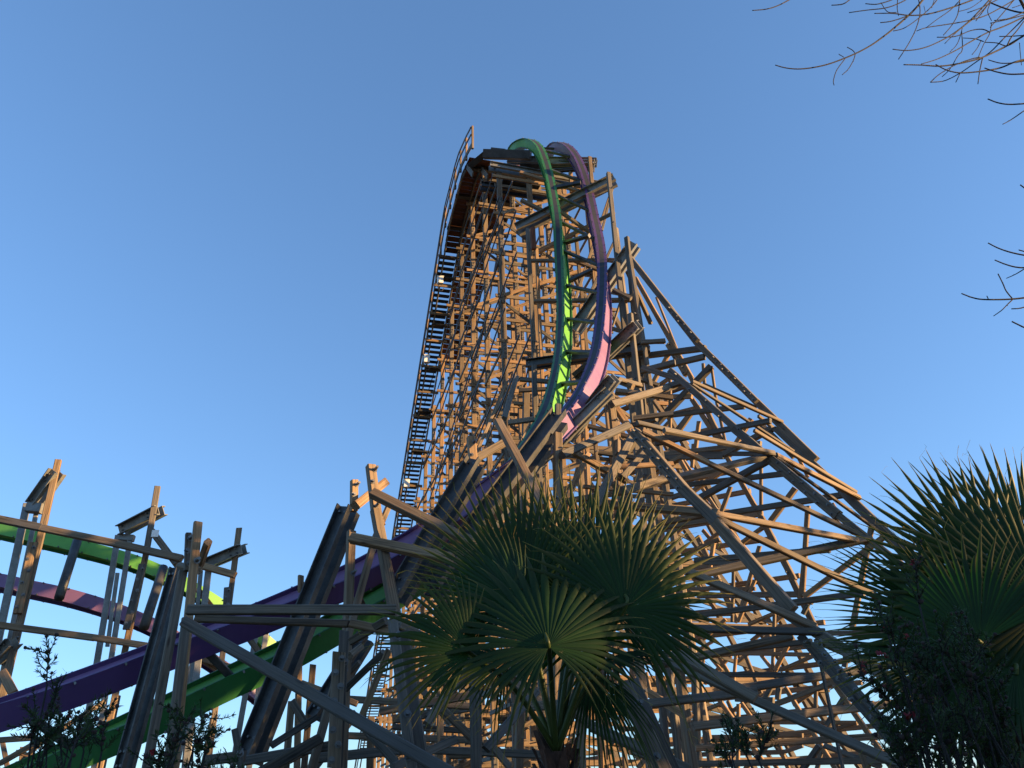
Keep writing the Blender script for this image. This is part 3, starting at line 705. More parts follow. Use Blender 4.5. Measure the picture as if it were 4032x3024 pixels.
    traced(T, [
        ('ledger', 200, 840, PN, 1240, 615, PA, 66), ('ledger', 730, 725, PB, 1400, 655, PB, 50), ('ledger', 640, 745, PD, 1390, 760, PD, 36, 'wood2'), ('ledger', 560, 915, PB2, 1500, 925, PB2, 48),
        ('ledger', 100, 1150, PN, 960, 1050, PA, 72), ('ledger', 770, 1040, PA2, 2000, 850, PB, 70), ('ledger', 460, 1330, PA, 2212, 1130, PB, 70), ('ledger', 480, 1500, PA2, 2100, 1395, PB, 58), ('ledger', 500, 1625, PB, 2212, 1590, PB, 58),
        ('ledger', 500, 1265, PD, 740, 1250, PD, 34, 'wood2'), ('ledger', 540, 1412, PD, 1330, 1400, PD, 36, 'wood2'), ('ledger', 530, 1550, PD, 1190, 1530, PD, 40, 'wood2'), ('ledger', 1100, 1295, PD, 1760, 1300, PD, 38, 'wood2'),
        ('ledger', 800, 1110, PB, 1100, 1120, PB, 50), ('ledger', 540, 30, PB2, 860, 40, PB2, 44), ('ledger', 1500, 590, PC, 1980, 590, PC, 44),
        ('ledger', 0, 1000, PB, 440, 1260, PB, 70, 'wood2'), ('ledger', 0, 1410, PC, 500, 1330, PC, 40, 'wood2'), ('ledger', 0, 1560, PC, 500, 1500, PC, 44, 'wood2'),
        ('brace', 1340, 0, PC, 1310, 310, PC, 36, 'wood2'), ('brace', 780, 110, PD, 770, 500, PD, 28, 'wood2'), ('brace', 1105, 440, PD, 1090, 890, PD, 30, 'wood2'),
        ('brace', 800, 760, PD, 780, 1000, PD, 28, 'wood2'), ('brace', 1435, 960, PC, 1430, 1210, PC, 34, 'wood2'), ('brace', 1800, 1530, PB, 1850, 1700, PB, 66, 'wood2'),
        ('brace', 480, 940, PD, 470, 1300, PD, 34, 'wood2'), ('brace', 530, 960, PE, 515, 1300, PE, 24, 'wood2'), ('brace', 545, 790, PE, 540, 900, PE, 20, 'wood2'), ('+post', 820, 1150, PC, 815, 1660, PC, 34, 'wood2'),
        ('brace', 1140, 1010, PC, 1130, 1120, PC, 46), ('brace', 1680, 700, PC, 1660, 860, PC, 46), ('brace', 950, 170, PD, 820, 500, PD, 34, 'wood2'), ('brace', 1110, 430, PD, 900, 520, PD, 34, 'wood2'), ('brace', 720, 480, PD, 540, 640, PD, 34, 'wood2'),
        ('brace', 1210, 690, PD, 1110, 885, PD, 38, 'wood2'), ('brace', 1480, 740, PD, 1150, 885, PD, 34, 'wood2'), ('brace', 1000, 765, PD, 1095, 885, PD, 30, 'wood2'), ('brace', 590, 775, PE, 690, 890, PE, 28, 'wood2'),
        ('chord', 865, 740, PD, 1000, 1070, PD, 34, 'wood2'), ('+chord', 1060, 1280, PD, 1190, 1600, PD, 38, 'wood2'), ('+chord', 1190, 1020, PC, 1610, 1700, PC, 42, 'wood2'), ('+chord', 690, 1150, PD, 1010, 1600, PD, 42, 'wood2'),
        ('chord', 840, 1140, PE, 1020, 1395, PE, 36, 'wood2'), ('+chord', 1380, 700, PC, 1860, 1400, PC, 48, 'wood2', 8), ('brace', 1560, 985, PC, 1080, 1165, PC, 48, 'wood2'), ('brace', 1660, 1100, PC, 1520, 1320, PC, 50),
        ('brace', 1080, 1010, PC, 1030, 1110, PC, 44), ('brace', 1460, 1480, PB, 1320, 1680, PB, 52), ('brace', 1480, 1490, PC, 1440, 1680, PC, 38), ('brace', 700, 1140, PD, 500, 1220, PD, 34),
        ('brace', 440, 760, PE, 640, 640, PE, 28, 'wood2'), ('brace', 1740, 1300, PD, 1500, 1380, PD, 34, 'wood2'), ('brace', 1330, 1480, PD, 1180, 1530, PD, 34), ('brace', 1370, 360, PC, 1330, 440, PC, 40),
        ('brace', 90, 900, PD, 120, 1040, PD, 30, 'wood2'), ('brace', 180, 890, PD, 260, 1080, PD, 34, 'wood2'), ('brace', 310, 880, PD, 200, 1300, PD, 34, 'wood2'), ('brace', 370, 890, PD, 390, 1060, PD, 26, 'wood2'), ('brace', 150, 950, PE, 170, 1000, PE, 30, 'wood2'),
        ('brace', 250, 1160, PC, 450, 1640, PC, 50), ('brace', 310, 1210, PD, 420, 1500, PD, 40, 'wood2'), ('brace', 110, 1560, PD, 30, 1660, PD, 50, 'wood2'), ('+post', 470, 800, PB2, 500, 1660, PB2, 60, 'wood', 0), ('+post', 350, 860, PC, 400, 1300, PC, 80, 'wood'),
        ('+chord', 1310, 610, PA, 2060, 1480, PA, 74, 'wood', 14), ('+chord', 1430, 640, fplane(2830, 2040, 14.3), 1440, 645, PA, 20)], n)
    region(2500, 2200, 2.011)
    traced(T, [
        ('splice', 1420, 665, PN, 2060, 1400, PN, 66, 'wood', 10),
        ('brace', 205, 790, PN, 2140, 1650, PN, 76, 'wood'), ('brace', 0, 1530, PN, 460, 1700, PN, 60, 'wood'), ('brace', 1440, 650, PA, 1990, 890, PA2, 54, 'wood2'), ('brace', 1500, 1480, PB, 1950, 1650, PB, 46)], nl2)
    # thinner bracing of the bents farther back
    region(0, 0, 1); rows = []; rr = random.Random(77)
    for i, y in enumerate(range(1560, 3050, 84)):
        xr = 2560+(y-1300)*0.58; pl = PF if i % 2 else PE
        rows.append(('ledger', 2440, y+rr.uniform(-12, 12)+50, pl, xr, y+rr.uniform(-12, 12)-40, pl, 20, 'wood2'))
        x0 = rr.uniform(2470, max(2500, xr-260)); rows.append(('brace', x0, y+40, pl, x0+rr.uniform(100, 170), y-70, pl, 17, 'wood2'))
        if i % 2: rows.append(('brace', x0+60, y-60, pl, x0+rr.uniform(120, 200), y+90, pl, 17, 'wood2'))
    traced(T, rows, n)
    # ---------------- centre, around the pull-out of the drop
    region(1550, 1200, 2.011)
    ncn = V((0.3, -0.95, 0))
    traced(T, [
        ('brace', 825, 920, 14.6, 1180, 1600, 13.2, 76, 'wood2'), ('post', 612, 1050, 14.6, 630, 1250, 14.6, 76, 'wood2', 2), ('+post', 655, 1260, 14.7, 655, 1560, 14.7, 44, 'wood2'),
        ('ledger', 655, 1215, 14.7, 880, 1090, 14.9, 72), ('ledger', 905, 935, 17, 1115, 905, 17, 46), ('brace', 972, 570, 19.5, 875, 900, 18, 46, 'wood'),
        ('+post', 1112, 480, 21, 1120, 860, 21, 44, 'wood'), ('post', 1300, 790, 15.6, 1300, 900, 15.6, 52), ('+post', 1300, 1020, 15.2, 1300, 1560, 15.2, 74, 'wood', 9),
        ('ledger', 1335, 1190, 15, 1860, 955, 16.3, 66), ('ledger', 1725, 790, 17, 2230, 640, 19, 60), ('+post', 1715, 700, 17.6, 1770, 1210, 17.6, 62, 'wood', 7),
        ('brace', 1890, 1040, 15.8, 1590, 1600, 14.6, 74), ('brace', 2010, 1140, 16.5, 1810, 1370, 16, 60), ('ledger', 1825, 1480, 14.6, 2230, 1345, 15.6, 66),
        ('brace', 1430, 1170, 16, 1850, 1400, 16.3, 56, 'wood2'), ('ledger', 1330, 1560, 15.6, 1840, 1480, 15.9, 50, 'wood2'), ('brace', 1540, 1180, 17, 1360, 1560, 16, 50, 'wood2'),
        ('ledger', 1955, 300, 22, 2150, 285, 22, 40), ('ledger', 1965, 525, 21, 2230, 455, 20.6, 50), ('ledger', 1930, 580, 22, 2100, 640, 22, 40),
        ('ledger', 1760, 680, 19, 2212, 740, 19, 44), ('ledger', 1900, 900, 17.6, 2212, 860, 17.6, 44), ('brace', 1750, 800, 18, 1920, 1060, 17.6, 60, 'wood2'),
        ('ledger', 1540, 960, 19, 1990, 1080, 18.6, 42, 'wood2'), ('ledger', 1620, 1170, 18, 1980, 1220, 18, 40), ('ledger', 1000, 590, 22, 1240, 610, 22, 40), ('ledger', 990, 680, 22, 1260, 665, 22, 36),
        ('brace', 900, 600, 21, 560, 1400, 20, 30), ('ledger', 950, 780, 24, 1200, 800, 24, 34, 'wood2'), ('+post', 1050, 690, 24, 1040, 1200, 24, 60, 'wood2', 6), ('brace', 1120, 880, 22, 960, 1180, 21, 34),
        ('+post', 2000, 1000, 18.5, 2080, 1560, 18.5, 56, 'wood2', 8), ('brace', 2060, 760, 20, 2130, 860, 20, 40, 'wood2'), ('brace', 1740, 580, 19.4, 1960, 640, 20, 44),
        ('ledger', 1680, 1290, 17, 2212, 1260, 17.4, 44, 'wood2'), ('brace', 1650, 1330, 16.6, 1880, 1560, 16.4, 50, 'wood2'), ('ledger', 1500, 1440, 17, 2212, 1500, 17.5, 36, 'wood2'),
        ('+post', 1480, 0, PD, 1505, 560, PD, 34, 'wood2', 6), ('brace', 1690, 330, 21.5, 1420, 560, 22, 40)], ncn)
    # steel channels crossing below the rails
    region(0, 0, 1)
    traced(T, [
        ('steel_channel', 2036, 905, 27.8, 2422, 708, 26.4, 46), ('steel_channel', 2265, 1300, 25.0, 2500, 962, 23.4, 54), ('steel_channel', 2280, 1500, 22.5, 2512, 1278, 20.3, 56),
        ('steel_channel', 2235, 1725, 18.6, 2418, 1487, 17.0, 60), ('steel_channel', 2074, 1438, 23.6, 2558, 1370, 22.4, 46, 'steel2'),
        ('steel_channel', 2110, 1830, 17.6, 2400, 1540, 16.6, 50)], V((0.72, -0.15, -0.68)), wk=1.15, k='steel')
    # stub timbers and posts that carry those channels
    region(1550, 480, 2.011)
    traced(T, [
        ('+post', 1700, 405, 24.4, 1825, 1640, 23.0, 40, 'wood', 12), ('ledger', 1085, 1100, 27.4, 1760, 1095, 25.8, 34, 'wood2'), ('ledger', 1100, 1420, 26.8, 1880, 1410, 24.8, 38, 'wood2'),
        ('brace', 1720, 560, 27, 1440, 1400, 27, 26), ('brace', 1740, 720, 24, 1640, 770, 24.6, 40, 'wood2'), ('brace', 1545, 830, 27.2, 1100, 1050, 27.6, 42, 'wood2'),
        ('brace', 1750, 940, 26, 1420, 1650, 26.4, 26), ('brace', 1740, 500, 26.8, 1650, 860, 26.8, 22, 'wood'), ('+post', 1060, 850, 26.0, 1100, 1655, 25.6, 34, 'wood', 10), ('post', 1100, 840, 26.3, 1110, 1010, 26.3, 42, 'redwood'),
        ('brace', 1740, 1330, 23, 1880, 1400, 22.8, 40), ('+post', 1870, 1060, 22.6, 1965, 1655, 22.2, 34, 'wood', 0), ('+post', 1130, 1000, 27.3, 1160, 1655, 27.3, 30, 'wood2', 8), ('+post', 1440, 860, 27.3, 1500, 1500, 27.3, 32, 'wood2', 8),
        ('post', 1550, 280, 26.6, 1570, 490, 26.6, 34, 'wood2'), ('post', 1400, 400, 28, 1410, 560, 28, 34, 'wood2'), ('brace', 1000, 400, 27.2, 1500, 560, 27.4, 34, 'wood2'), ('brace', 1280, 520, 26.6, 1480, 480, 26.3, 36, 'dark'), ('brace', 1350, 960, 25.8, 1550, 900, 24.9, 40, 'dark'),
        ('brace', 1390, 1260, 24.7, 1570, 1170, 23.9, 38, 'dark'), ('brace', 1290, 690, 27, 1560, 880, 27, 34, 'wood2'), ('brace', 1330, 1060, 27, 1640, 1180, 27, 34, 'wood2'), ('brace', 1010, 620, 27.3, 1250, 740, 27.3, 36, 'wood2'),
        ('steel_channel', 1180, 330, 29.2, 1590, 320, 28.4, 60, 'steel'), ('steel_channel', 1190, 390, 28.4, 1580, 370, 27.6, 40, 'dark')], V((0.3, -0.95, 0)))
    T.finish()
build_flank()

# ================================================================== plants
def leafmat(name, base, tip, tipat=0.8, trans=0.25, rough=0.42):
    mt, nt, b = mat(name, rough=rough); b.inputs['Specular IOR Level'].default_value = 0.22
    at = node(nt, 'ShaderNodeAttribute', attribute_name='gr'); sx = node(nt, 'ShaderNodeSeparateXYZ'); nt.links.new(at.outputs['Vector'], sx.inputs[0])
    rv = node(nt, 'ShaderNodeAttribute', attribute_name='rv')
    c = ramp(nt, sx.outputs[0], [(0.0, tuple(x*1.3 for x in base)), (tipat*0.6, tuple(x*1.1 for x in base)), (tipat, tuple(x*0.8+y*0.2 for x, y in zip(base, tip))), (1.0, tip)])
    c = mixc(nt, c, ramp(nt, rv.outputs['Fac'], [(0, (0.7, 0.75, 0.7)), (1, (1.3, 1.2, 1.05))]), 1.0, 'MULTIPLY')
    nt.links.new(c, b.inputs['Base Color'])
    tr = node(nt, 'ShaderNodeBsdfTranslucent'); c2 = mixc(nt, c, (1.7, 3.0, 0.6), 1.0, 'MULTIPLY'); nt.links.new(c2, tr.inputs[0])
    mx = node(nt, 'ShaderNodeMixShader'); mx.inputs[0].default_value = trans
    nt.links.new(b.outputs[0], mx.inputs[1]); nt.links.new(tr.outputs[0], mx.inputs[2]); nt.links.new(mx.outputs[0], nt.nodes['Material Output'].inputs[0])
    return mt
M['palm'] = leafmat('palm_blade', (0.007, 0.026, 0.004), (0.20, 0.16, 0.045), 0.84, 0.2, 0.6)
M['palm2'] = leafmat('palm_blade_pale', (0.009, 0.030, 0.008), (0.17, 0.12, 0.04), 0.9, 0.22, 0.45)
M['petiole'] = leafmat('palm_stalk', (0.05, 0.07, 0.02), (0.06, 0.08, 0.02), 0.9, 0.0)
M['needle'] = leafmat('shrub_leaf', (0.02, 0.035, 0.014), (0.03, 0.04, 0.015), 0.9, 0.15, 0.6)
M['bushleaf'] = leafmat('tree_leaf', (0.05, 0.09, 0.03), (0.05, 0.08, 0.02), 0.9, 0.3, 0.6)
def bark(name, a, bcol, sc=6):
    mt, nt, b = mat(name, rough=0.9); tc = node(nt, 'ShaderNodeTexCoord')
    mp = node(nt, 'ShaderNodeMapping'); mp.inputs['Scale'].default_value = (sc, sc, sc*0.3); nt.links.new(tc.outputs['Object'], mp.inputs[0])
    n = noise(nt, mp.outputs[0], 2, 6, 0.7); nt.links.new(ramp(nt, n, [(0.35, a), (0.7, bcol)]), b.inputs['Base Color'])
    bp = node(nt, 'ShaderNodeBump'); bp.inputs['Strength'].default_value = 0.7; bp.inputs['Distance'].default_value = 0.02
    nt.links.new(n, bp.inputs['Height']); nt.links.new(bp.outputs[0], b.inputs['Normal']); return mt
M['bark'] = bark('dark_bark', (0.03, 0.022, 0.018), (0.085, 0.065, 0.05))
M['twig'] = bark('twig_bark', (0.009, 0.008, 0.008), (0.026, 0.023, 0.022), 30)
M['fibre'] = bark('palm_fibre', (0.035, 0.015, 0.01), (0.11, 0.05, 0.03), 14)
M['flower'] = paint('red_flower', (0.22, 0.008, 0.015), (0.1, 0.004, 0.01), 0.6)
M['capsule'] = bark('seed_capsule', (0.02, 0.012, 0.012), (0.06, 0.035, 0.03), 40)

def fan(mb, c, U, Nn, Rr, n=44, spread=150, k='palm', seed=0, cup=0.25, droop=0.16, split=0.5, low=0.72):
    """palmate fan: blades fused near the hub, pleated, splitting into tapering tips"""
    rr = random.Random(seed); U = U.normalized(); Nn = (Nn-U*Nn.dot(U)).normalized(); S = U.cross(Nn)
    da = math.radians(2*spread)/n; G = V((0, 0, -1))
    for i in range(n):
        a = (i-(n-1)/2)*da + (rr.random()-.5)*da*0.25
        fr = abs(a)/math.radians(spread)
        L = Rr*(1-(1-low)*fr**1.5)*(0.93+rr.random()*0.1)
        d = U*math.cos(a)+S*math.sin(a); sd = S*math.cos(a)-U*math.sin(a)
        rv = rr.random(); tw = (rr.random()-.5)*0.35; bent = rr.random(); hang = 1.0 if bent > 0.1 else 3.2
        ts = [0.02, 0.15, 0.3, 0.45, 0.58, 0.7, 0.8, 0.9, 0.96, 1.0]
        vs = []; g = []
        for t in ts:
            r = L*t
            full = r*math.tan(da/2)*1.04
            ws = split*L*math.tan(da/2)*1.04
            hwd = full if t < split else ws*(1-((t-split)/(1-split)))**0.85
            if t >= 0.9: hwd = min(hwd, ws*0.14)
            if t == 1.0: hwd = 0.0006
            bend = cup*Rr*(t**2)*0.35
            p = c + d*r - Nn*bend*(0.4+0.6*fr) + G*(droop*Rr*hang*max(0, t-0.35)**2*1.7) + sd*(tw*Rr*0.12*max(0, t-0.55))
            ridge = full*0.55 if t < split else hwd*0.75
            vs += [p - sd*hwd - Nn*ridge*0.5, p + Nn*ridge*0.5, p + sd*hwd - Nn*ridge*0.5]; g += [(t, 0, 0)]*3
        fs = []
        for q in range(len(ts)-1):
            o = q*3; fs += [(o, o+1, o+4, o+3), (o+1, o+2, o+5, o+4)]
        mb.add(vs, fs, k, g, rv, True)
        if rr.random() < 0.4:      # loose thread at the tip
            p0 = V(vs[-2]); q1 = p0+d*0.05*Rr+V((rr.uniform(-1, 1), rr.uniform(-1, 1), rr.uniform(-1, .4)))*0.05*Rr
            q2 = q1+V((rr.uniform(-1, 1), rr.uniform(-1, 1), rr.uniform(-1, .3)))*0.05*Rr
            w3 = sd*0.0012; mb.add([p0-w3, p0+w3, q1+w3, q1-w3, q2], [(0, 1, 2, 3), (3, 2, 4)], k, [(1, 0, 0)]*5, rv)
def palm(name, label, heart, trunk_to, fans, seed, trunk_r=0.16):
    T = Thing(name, V((trunk_to.x, trunk_to.y, 0)), label, 'palm tree')
    rr = random.Random(seed)
    for i, (c, U, Nn, Rr, kw) in enumerate(fans):
        mb = MB(); fan(mb, c, U, Nn, Rr, seed=seed*50+i, **kw); T.part('fan_leaf', mb)
        pm = MB(); mid = (heart+c)/2 + V((0, 0, 0.10*(c-heart).length)) ; pts = spline([heart, mid, c, c+U.normalized()*0.1*Rr], 6)
        tube(pm, pts, [0.022-0.011*j/(len(pts)-1) for j in range(len(pts))], 'petiole', 6); T.part('stalk', pm)
    tm = MB(); N = 16; pts = [trunk_to.lerp(heart, j/(N-1)) for j in range(N)]
    tube(tm, pts, [trunk_r*(1.15-0.35*j/(N-1)) for j in range(N)], 'fibre', 14)
    T.part('trunk', tm)
    bm = MB(); H = (heart-trunk_to).length
    for j in range(70):                          # cut leaf bases wrapping the trunk
        h = 0.25+0.75*j/70; an = j*2.4; p = trunk_to.lerp(heart, h); o = V((math.cos(an), math.sin(an), 0)); q = V((-o.y, o.x, 0)); r = trunk_r*(1.15-0.35*h)
        b0 = p+o*r*0.9; tp = b0+o*0.09+V((0, 0, 0.14+0.05*rr.random())); w4 = 0.05
        bm.add([b0-q*w4, b0+q*w4, tp+q*w4*0.4, tp-q*w4*0.4, b0+o*0.03-V((0, 0, .02)), tp-o*0.02], [(0, 1, 2, 3), (4, 1, 0), (4, 0, 3, 5), (1, 4, 5, 2), (3, 2, 5)], 'fibre')
    T.part('leaf_bases', bm)
    T.finish()
def wdir(dx, dy, dz):     # picture-like direction at the place: right, up in the world, towards the viewer
    return V((dx, -dz, dy))
def build_palms():
    region(0, 0, 1)
    F1 = lambda x, y, Y: P(x, y, Y)
    heart = P(2190, 2960, 5.7); foot = V((heart.x+0.02, heart.y+0.05, 0))
    D = 3136.0/1.0
    def r_(px, x, y, Y): return px*mpp(P(x, y, Y))
    fans = []
    def f(x, y, Y, ux, uy, uz, nx, ny, nz, px, **kw):
        fans.append((P(x, y, Y), wdir(ux, uy, uz), wdir(nx, ny, nz), r_(px, x, y, Y), kw))
    f(2160, 2545, 5.0, -0.2, 1, -0.5, 0.05, 0.5, 1, 620, n=42, spread=150, low=0.42, droop=0.14, cup=0.4)
    f(2460, 2395, 5.3, 0.12, 1, -0.1, 0.1, 0.1, 1, 540, n=50, spread=150, low=0.72, droop=0.10)
    f(2290, 2400, 5.9, 0.02, 1, -0.1, 0.0, 0.1, 1, 700, n=30, spread=62, droop=0.05, cup=0.1)
    f(2050, 2400, 5.8, -0.3, 1, 0.0, -0.2, 0.0, 1, 660, n=32, spread=62, droop=0.06, cup=0.1)
    f(2060, 2400, 5.5, -0.85, 0.65, 0.1, -0.1, 0.3, 1, 500, n=30, spread=60, droop=0.14, k='palm2')
    f(1850, 2570, 5.1, -0.85, 0.6, 0.2, 0.1, 0.3, 1, 450, n=36, spread=100, low=0.6, droop=0.16)
    f(2360, 2380, 6.2, 0.25, 1, 0.0, 0.0, 0.0, 1, 620, n=30, spread=60, droop=0.06, cup=0.1, k='palm2')
    f(2420, 2420, 5.9, 0.9, 0.4, -0.2, 0.2, 0.4, 1, 430, n=36, spread=90, droop=0.2)
    f(2390, 2600, 5.7, 0.75, 0.1, 0.4, 0.3, 0.8, 0.5, 330, n=32, spread=80, droop=0.35)
    f(2330, 2640, 5.9, 0.25, -0.9, 0.5, 0.2, 0.4, 0.8, 430, n=30, spread=50, droop=0.3)
    f(2000, 2600, 5.9, -0.7, -0.1, 0.3, -0.2, 0.5, 0.8, 320, n=32, spread=70, droop=0.3)
    f(2150, 2400, 6.3, -0.1, 0.9, 0, 0, 0.2, 1, 600, n=30, spread=60, droop=0.05, cup=0.1)
    f(2240, 2520, 6.4, 0.2, 0.7, 0.1, 0, 0.2, 1, 380, n=36, spread=150, droop=0.1, k='palm2')
    palm('fan_palm', 'dark green fan palm standing in front of the timber lattice, whole crown in view', heart, foot, fans, 3, 0.10)
    # right palm
    fans.clear()
    heart = P(3990, 2760, 5.2); foot = V((heart.x+0.1, heart.y+0.05, 0))
    f(3860, 2530, 4.7, -0.7, 0.7, -0.5, -0.6, 0.3, 0.8, 640, n=50, spread=120, low=0.8, droop=0.13)
    f(4120, 2400, 4.9, -0.25, 1, 0, 0, 0.2, 1, 780, n=54, spread=140, low=0.8, droop=0.08)
    f(3900, 2310, 5.4, -0.15, 1, 0, 0, 0.1, 1, 640, n=42, spread=115, droop=0.07)
    f(3790, 2480, 5.1, -0.86, 0.5, 0.1, 0, 0.2, 1, 640, n=44, spread=62, droop=0.08)
    f(3780, 2620, 4.9, -1, 0.2, 0.1, -0.1, 0.9, 0.5, 620, n=36, spread=50, droop=0.08)
    f(4060, 2240, 5.8, 0.1, 1, 0, 0, 0.1, 1, 590, n=40, spread=110, droop=0.1, k='palm2')
    f(4000, 2620, 4.8, -0.4, -0.9, 0.3, -0.2, 0.3, 0.9, 420, n=30, spread=60, droop=0.35)
    f(4150, 2700, 4.8, -0.8, -0.6, 0.3, -0.2, 0.4, 0.9, 480, n=36, spread=80, droop=0.3)
    f(3960, 2450, 5.6, -0.5, 0.6, 0, 0, 0.2, 1, 520, n=40, spread=160, droop=0.1)
    f(4200, 2600, 5.2, 0.5, 0.8, 0, 0, 0.2, 1, 560, n=40, spread=150, droop=0.1)
    f(3850, 2700, 5.5, -0.7, -0.3, 0.2, -0.1, 0.4, 0.9, 460, n=34, spread=90, droop=0.3)
    palm('fan_palm', 'dark green fan palm at the right edge of the picture, behind a red flowered shrub', heart, foot, fans, 9, 0.18)
build_palms()

def sprig(mb, base, dirn, L, rr, leaf=0.02, dens=300, wig=0.12, r0=0.0022):
    pts = [base]; d = dirn.normalized(); n = 9
    for i in range(n):
        d = (d+V((rr.uniform(-1, 1), rr.uniform(-1, 1), rr.uniform(-.6, 1)))*wig).normalized(); pts.append(pts[-1]+d*(L/n))
    tube(mb['twig'], pts, [r0*(1-0.75*i/n)+0.0006 for i in range(n+1)], 'twig', 4)
    m = int(L*dens)
    for i in range(m):
        t = 0.15+0.85*rr.random(); q = t*n; a = int(min(q, n-1)); p = pts[a].lerp(pts[a+1], q-a)
        ax = (pts[a+1]-pts[a]).normalized(); o = V((rr.gauss(0, 1), rr.gauss(0, 1), rr.gauss(0, 1))); o = (o-ax*o.dot(ax)).normalized()
        ld = (o+ax*0.75).normalized(); sd = ax.cross(o); w = leaf*0.11; l = leaf*(0.7+0.6*rr.random())
        mb['leaf'].add([p-sd*w*0.3, p+sd*w*0.3, p+ld*l*0.5+sd*w, p+ld*l, p+ld*l*0.5-sd*w], [(0, 1, 2, 3, 4)], 'needle', [(0, 0, 0)]*5, rr.random())
    return pts
def ball(mb, p, r, k, rr):
    vs = []; fs = []; nn = 6; off = rr.random()*3
    for i in range(1, 4):
        th = math.pi*i/4
        for j in range(nn): ph = 2*math.pi*j/nn+off; vs.append(p+V((math.sin(th)*math.cos(ph), math.sin(th)*math.sin(ph), math.cos(th)))*r*(0.85+0.3*rr.random()))
    vs += [p+V((0, 0, r)), p-V((0, 0, r))]
    for i in range(2):
        for j in range(nn): fs.append((i*nn+j, (i+1)*nn+j, (i+1)*nn+(j+1) % nn, i*nn+(j+1) % nn))
    for j in range(nn): fs.append((j, (j+1) % nn, 18)); fs.append((12+j, 19, 12+(j+1) % nn))
    mb.add(vs, fs, k, smooth=True)
def blossom(mb, p, r, rr):
    for i in range(14):
        o = V((rr.gauss(0, 1), rr.gauss(0, 1), rr.gauss(0, 1))).normalized(); s = o.orthogonal().normalized(); t = o.cross(s)
        c = p+o*r*0.5; w = r*0.42
        mb.add([p, c+s*w, c+o*r*0.55+t*w*0.2, c-s*w], [(0, 1, 2, 3)], 'flower')
def shrub(label, spots, flowers, seed, root, leaf=0.017, dens=360):
    """spots: (x, y, Y, tip x, tip y) sprigs traced; each hangs on a stem that grows from the root"""
    rr = random.Random(seed); region(0, 0, 1)
    T = Thing('flowering_shrub', root, label, 'shrub')
    mb = {'twig': MB(), 'leaf': MB()}; caps = MB(); fl = []
    for (x, y, Y, tx, ty) in spots:
        a, b = P(x, y, Y), P(tx, ty, Y+rr.uniform(-.15, .15)); L = (b-a).length
        pts = sprig(mb, a, b-a, L, rr, leaf, dens, 0.07)
        for q in pts[1:-1]:
            if rr.random() < 0.85:
                side = (b-a).normalized()*0.6+V((rr.uniform(-1, 1), rr.uniform(-1, 1), rr.uniform(-.3, .9)))
                sp = sprig(mb, q, side, L*0.42*rr.random()+0.04, rr, leaf, dens, 0.16, 0.0016)
                if rr.random() < 0.5: ball(caps, sp[-1], 0.0045+0.003*rr.random(), 'capsule', rr)
            if rr.random() < 0.35: ball(caps, q+V((rr.uniform(-1, 1), 0, rr.uniform(-1, 1)))*0.008, 0.006+0.003*rr.random(), 'capsule', rr)
        rt = V((root.x*0.45+a.x*0.55+rr.uniform(-.15, .15), root.y+rr.uniform(-.15, .15), 0)); mid = rt.lerp(a, 0.6)+V((rr.uniform(-.12, .12), rr.uniform(-.08, .08), 0.05))
        st = spline([rt, rt.lerp(mid, .5)+V((rr.uniform(-.06, .06), 0, 0)), mid, a], 5); tube(mb['twig'], st, 0.003, 'twig', 5)
        for q in st[6:]:
            if rr.random() < 0.8: sprig(mb, q, V((rr.uniform(-1, 1), rr.uniform(-1, 1), 0.8)), 0.05+0.08*rr.random(), rr, leaf, dens, 0.16, 0.0014)
    T.part('stems', mb['twig']); T.part('foliage', mb['leaf']); T.part('seed_capsules', caps, stuff=True)
    for (x, y, Y, r) in flowers:
        f = MB(); p = P(x, y, Y); blossom(f, p, r*mpp(p), rr); T.part('flower', f)
    T.finish()
rs = random.Random(31)
def cloud(n, x0, x1, y0, y1, Y0, Y1, dx=(-60, 60), up_=(90, 220), test=None):
    out = []
    while len(out) < n:
        x, y = rs.uniform(x0, x1), rs.uniform(y0, y1)
        if test and not test(x, y): continue
        out.append((x, y, rs.uniform(Y0, Y1), x+rs.uniform(*dx), y-rs.uniform(*up_)))
    return out
shrub('dark needle leaved shrub with brown seed capsules, bottom left in front of the trestle',
      [(185, 2700, 2.6, 165, 2540), (190, 2900, 2.6, 185, 2690), (400, 2960, 2.7, 405, 2780), (330, 2960, 2.7, 325, 2830), (265, 2960, 2.7, 255, 2860), (280, 2990, 2.6, 300, 2800)] +
      cloud(7, 120, 300, 2900, 3080, 2.4, 2.9, up_=(60, 130)) + cloud(6, 560, 900, 2930, 3100, 2.4, 3.0, up_=(60, 150)) + cloud(3, 720, 820, 2850, 2950, 2.6, 3.0, up_=(50, 100)),
      [(275, 2815, 2.6, 15), (600, 2960, 2.6, 15)], 5, V((-1.1, 2.7, 0)))
tri = lambda x, y: y > 2480+max(0, (3760-x))*0.62 or (x > 3700 and y > 2500)
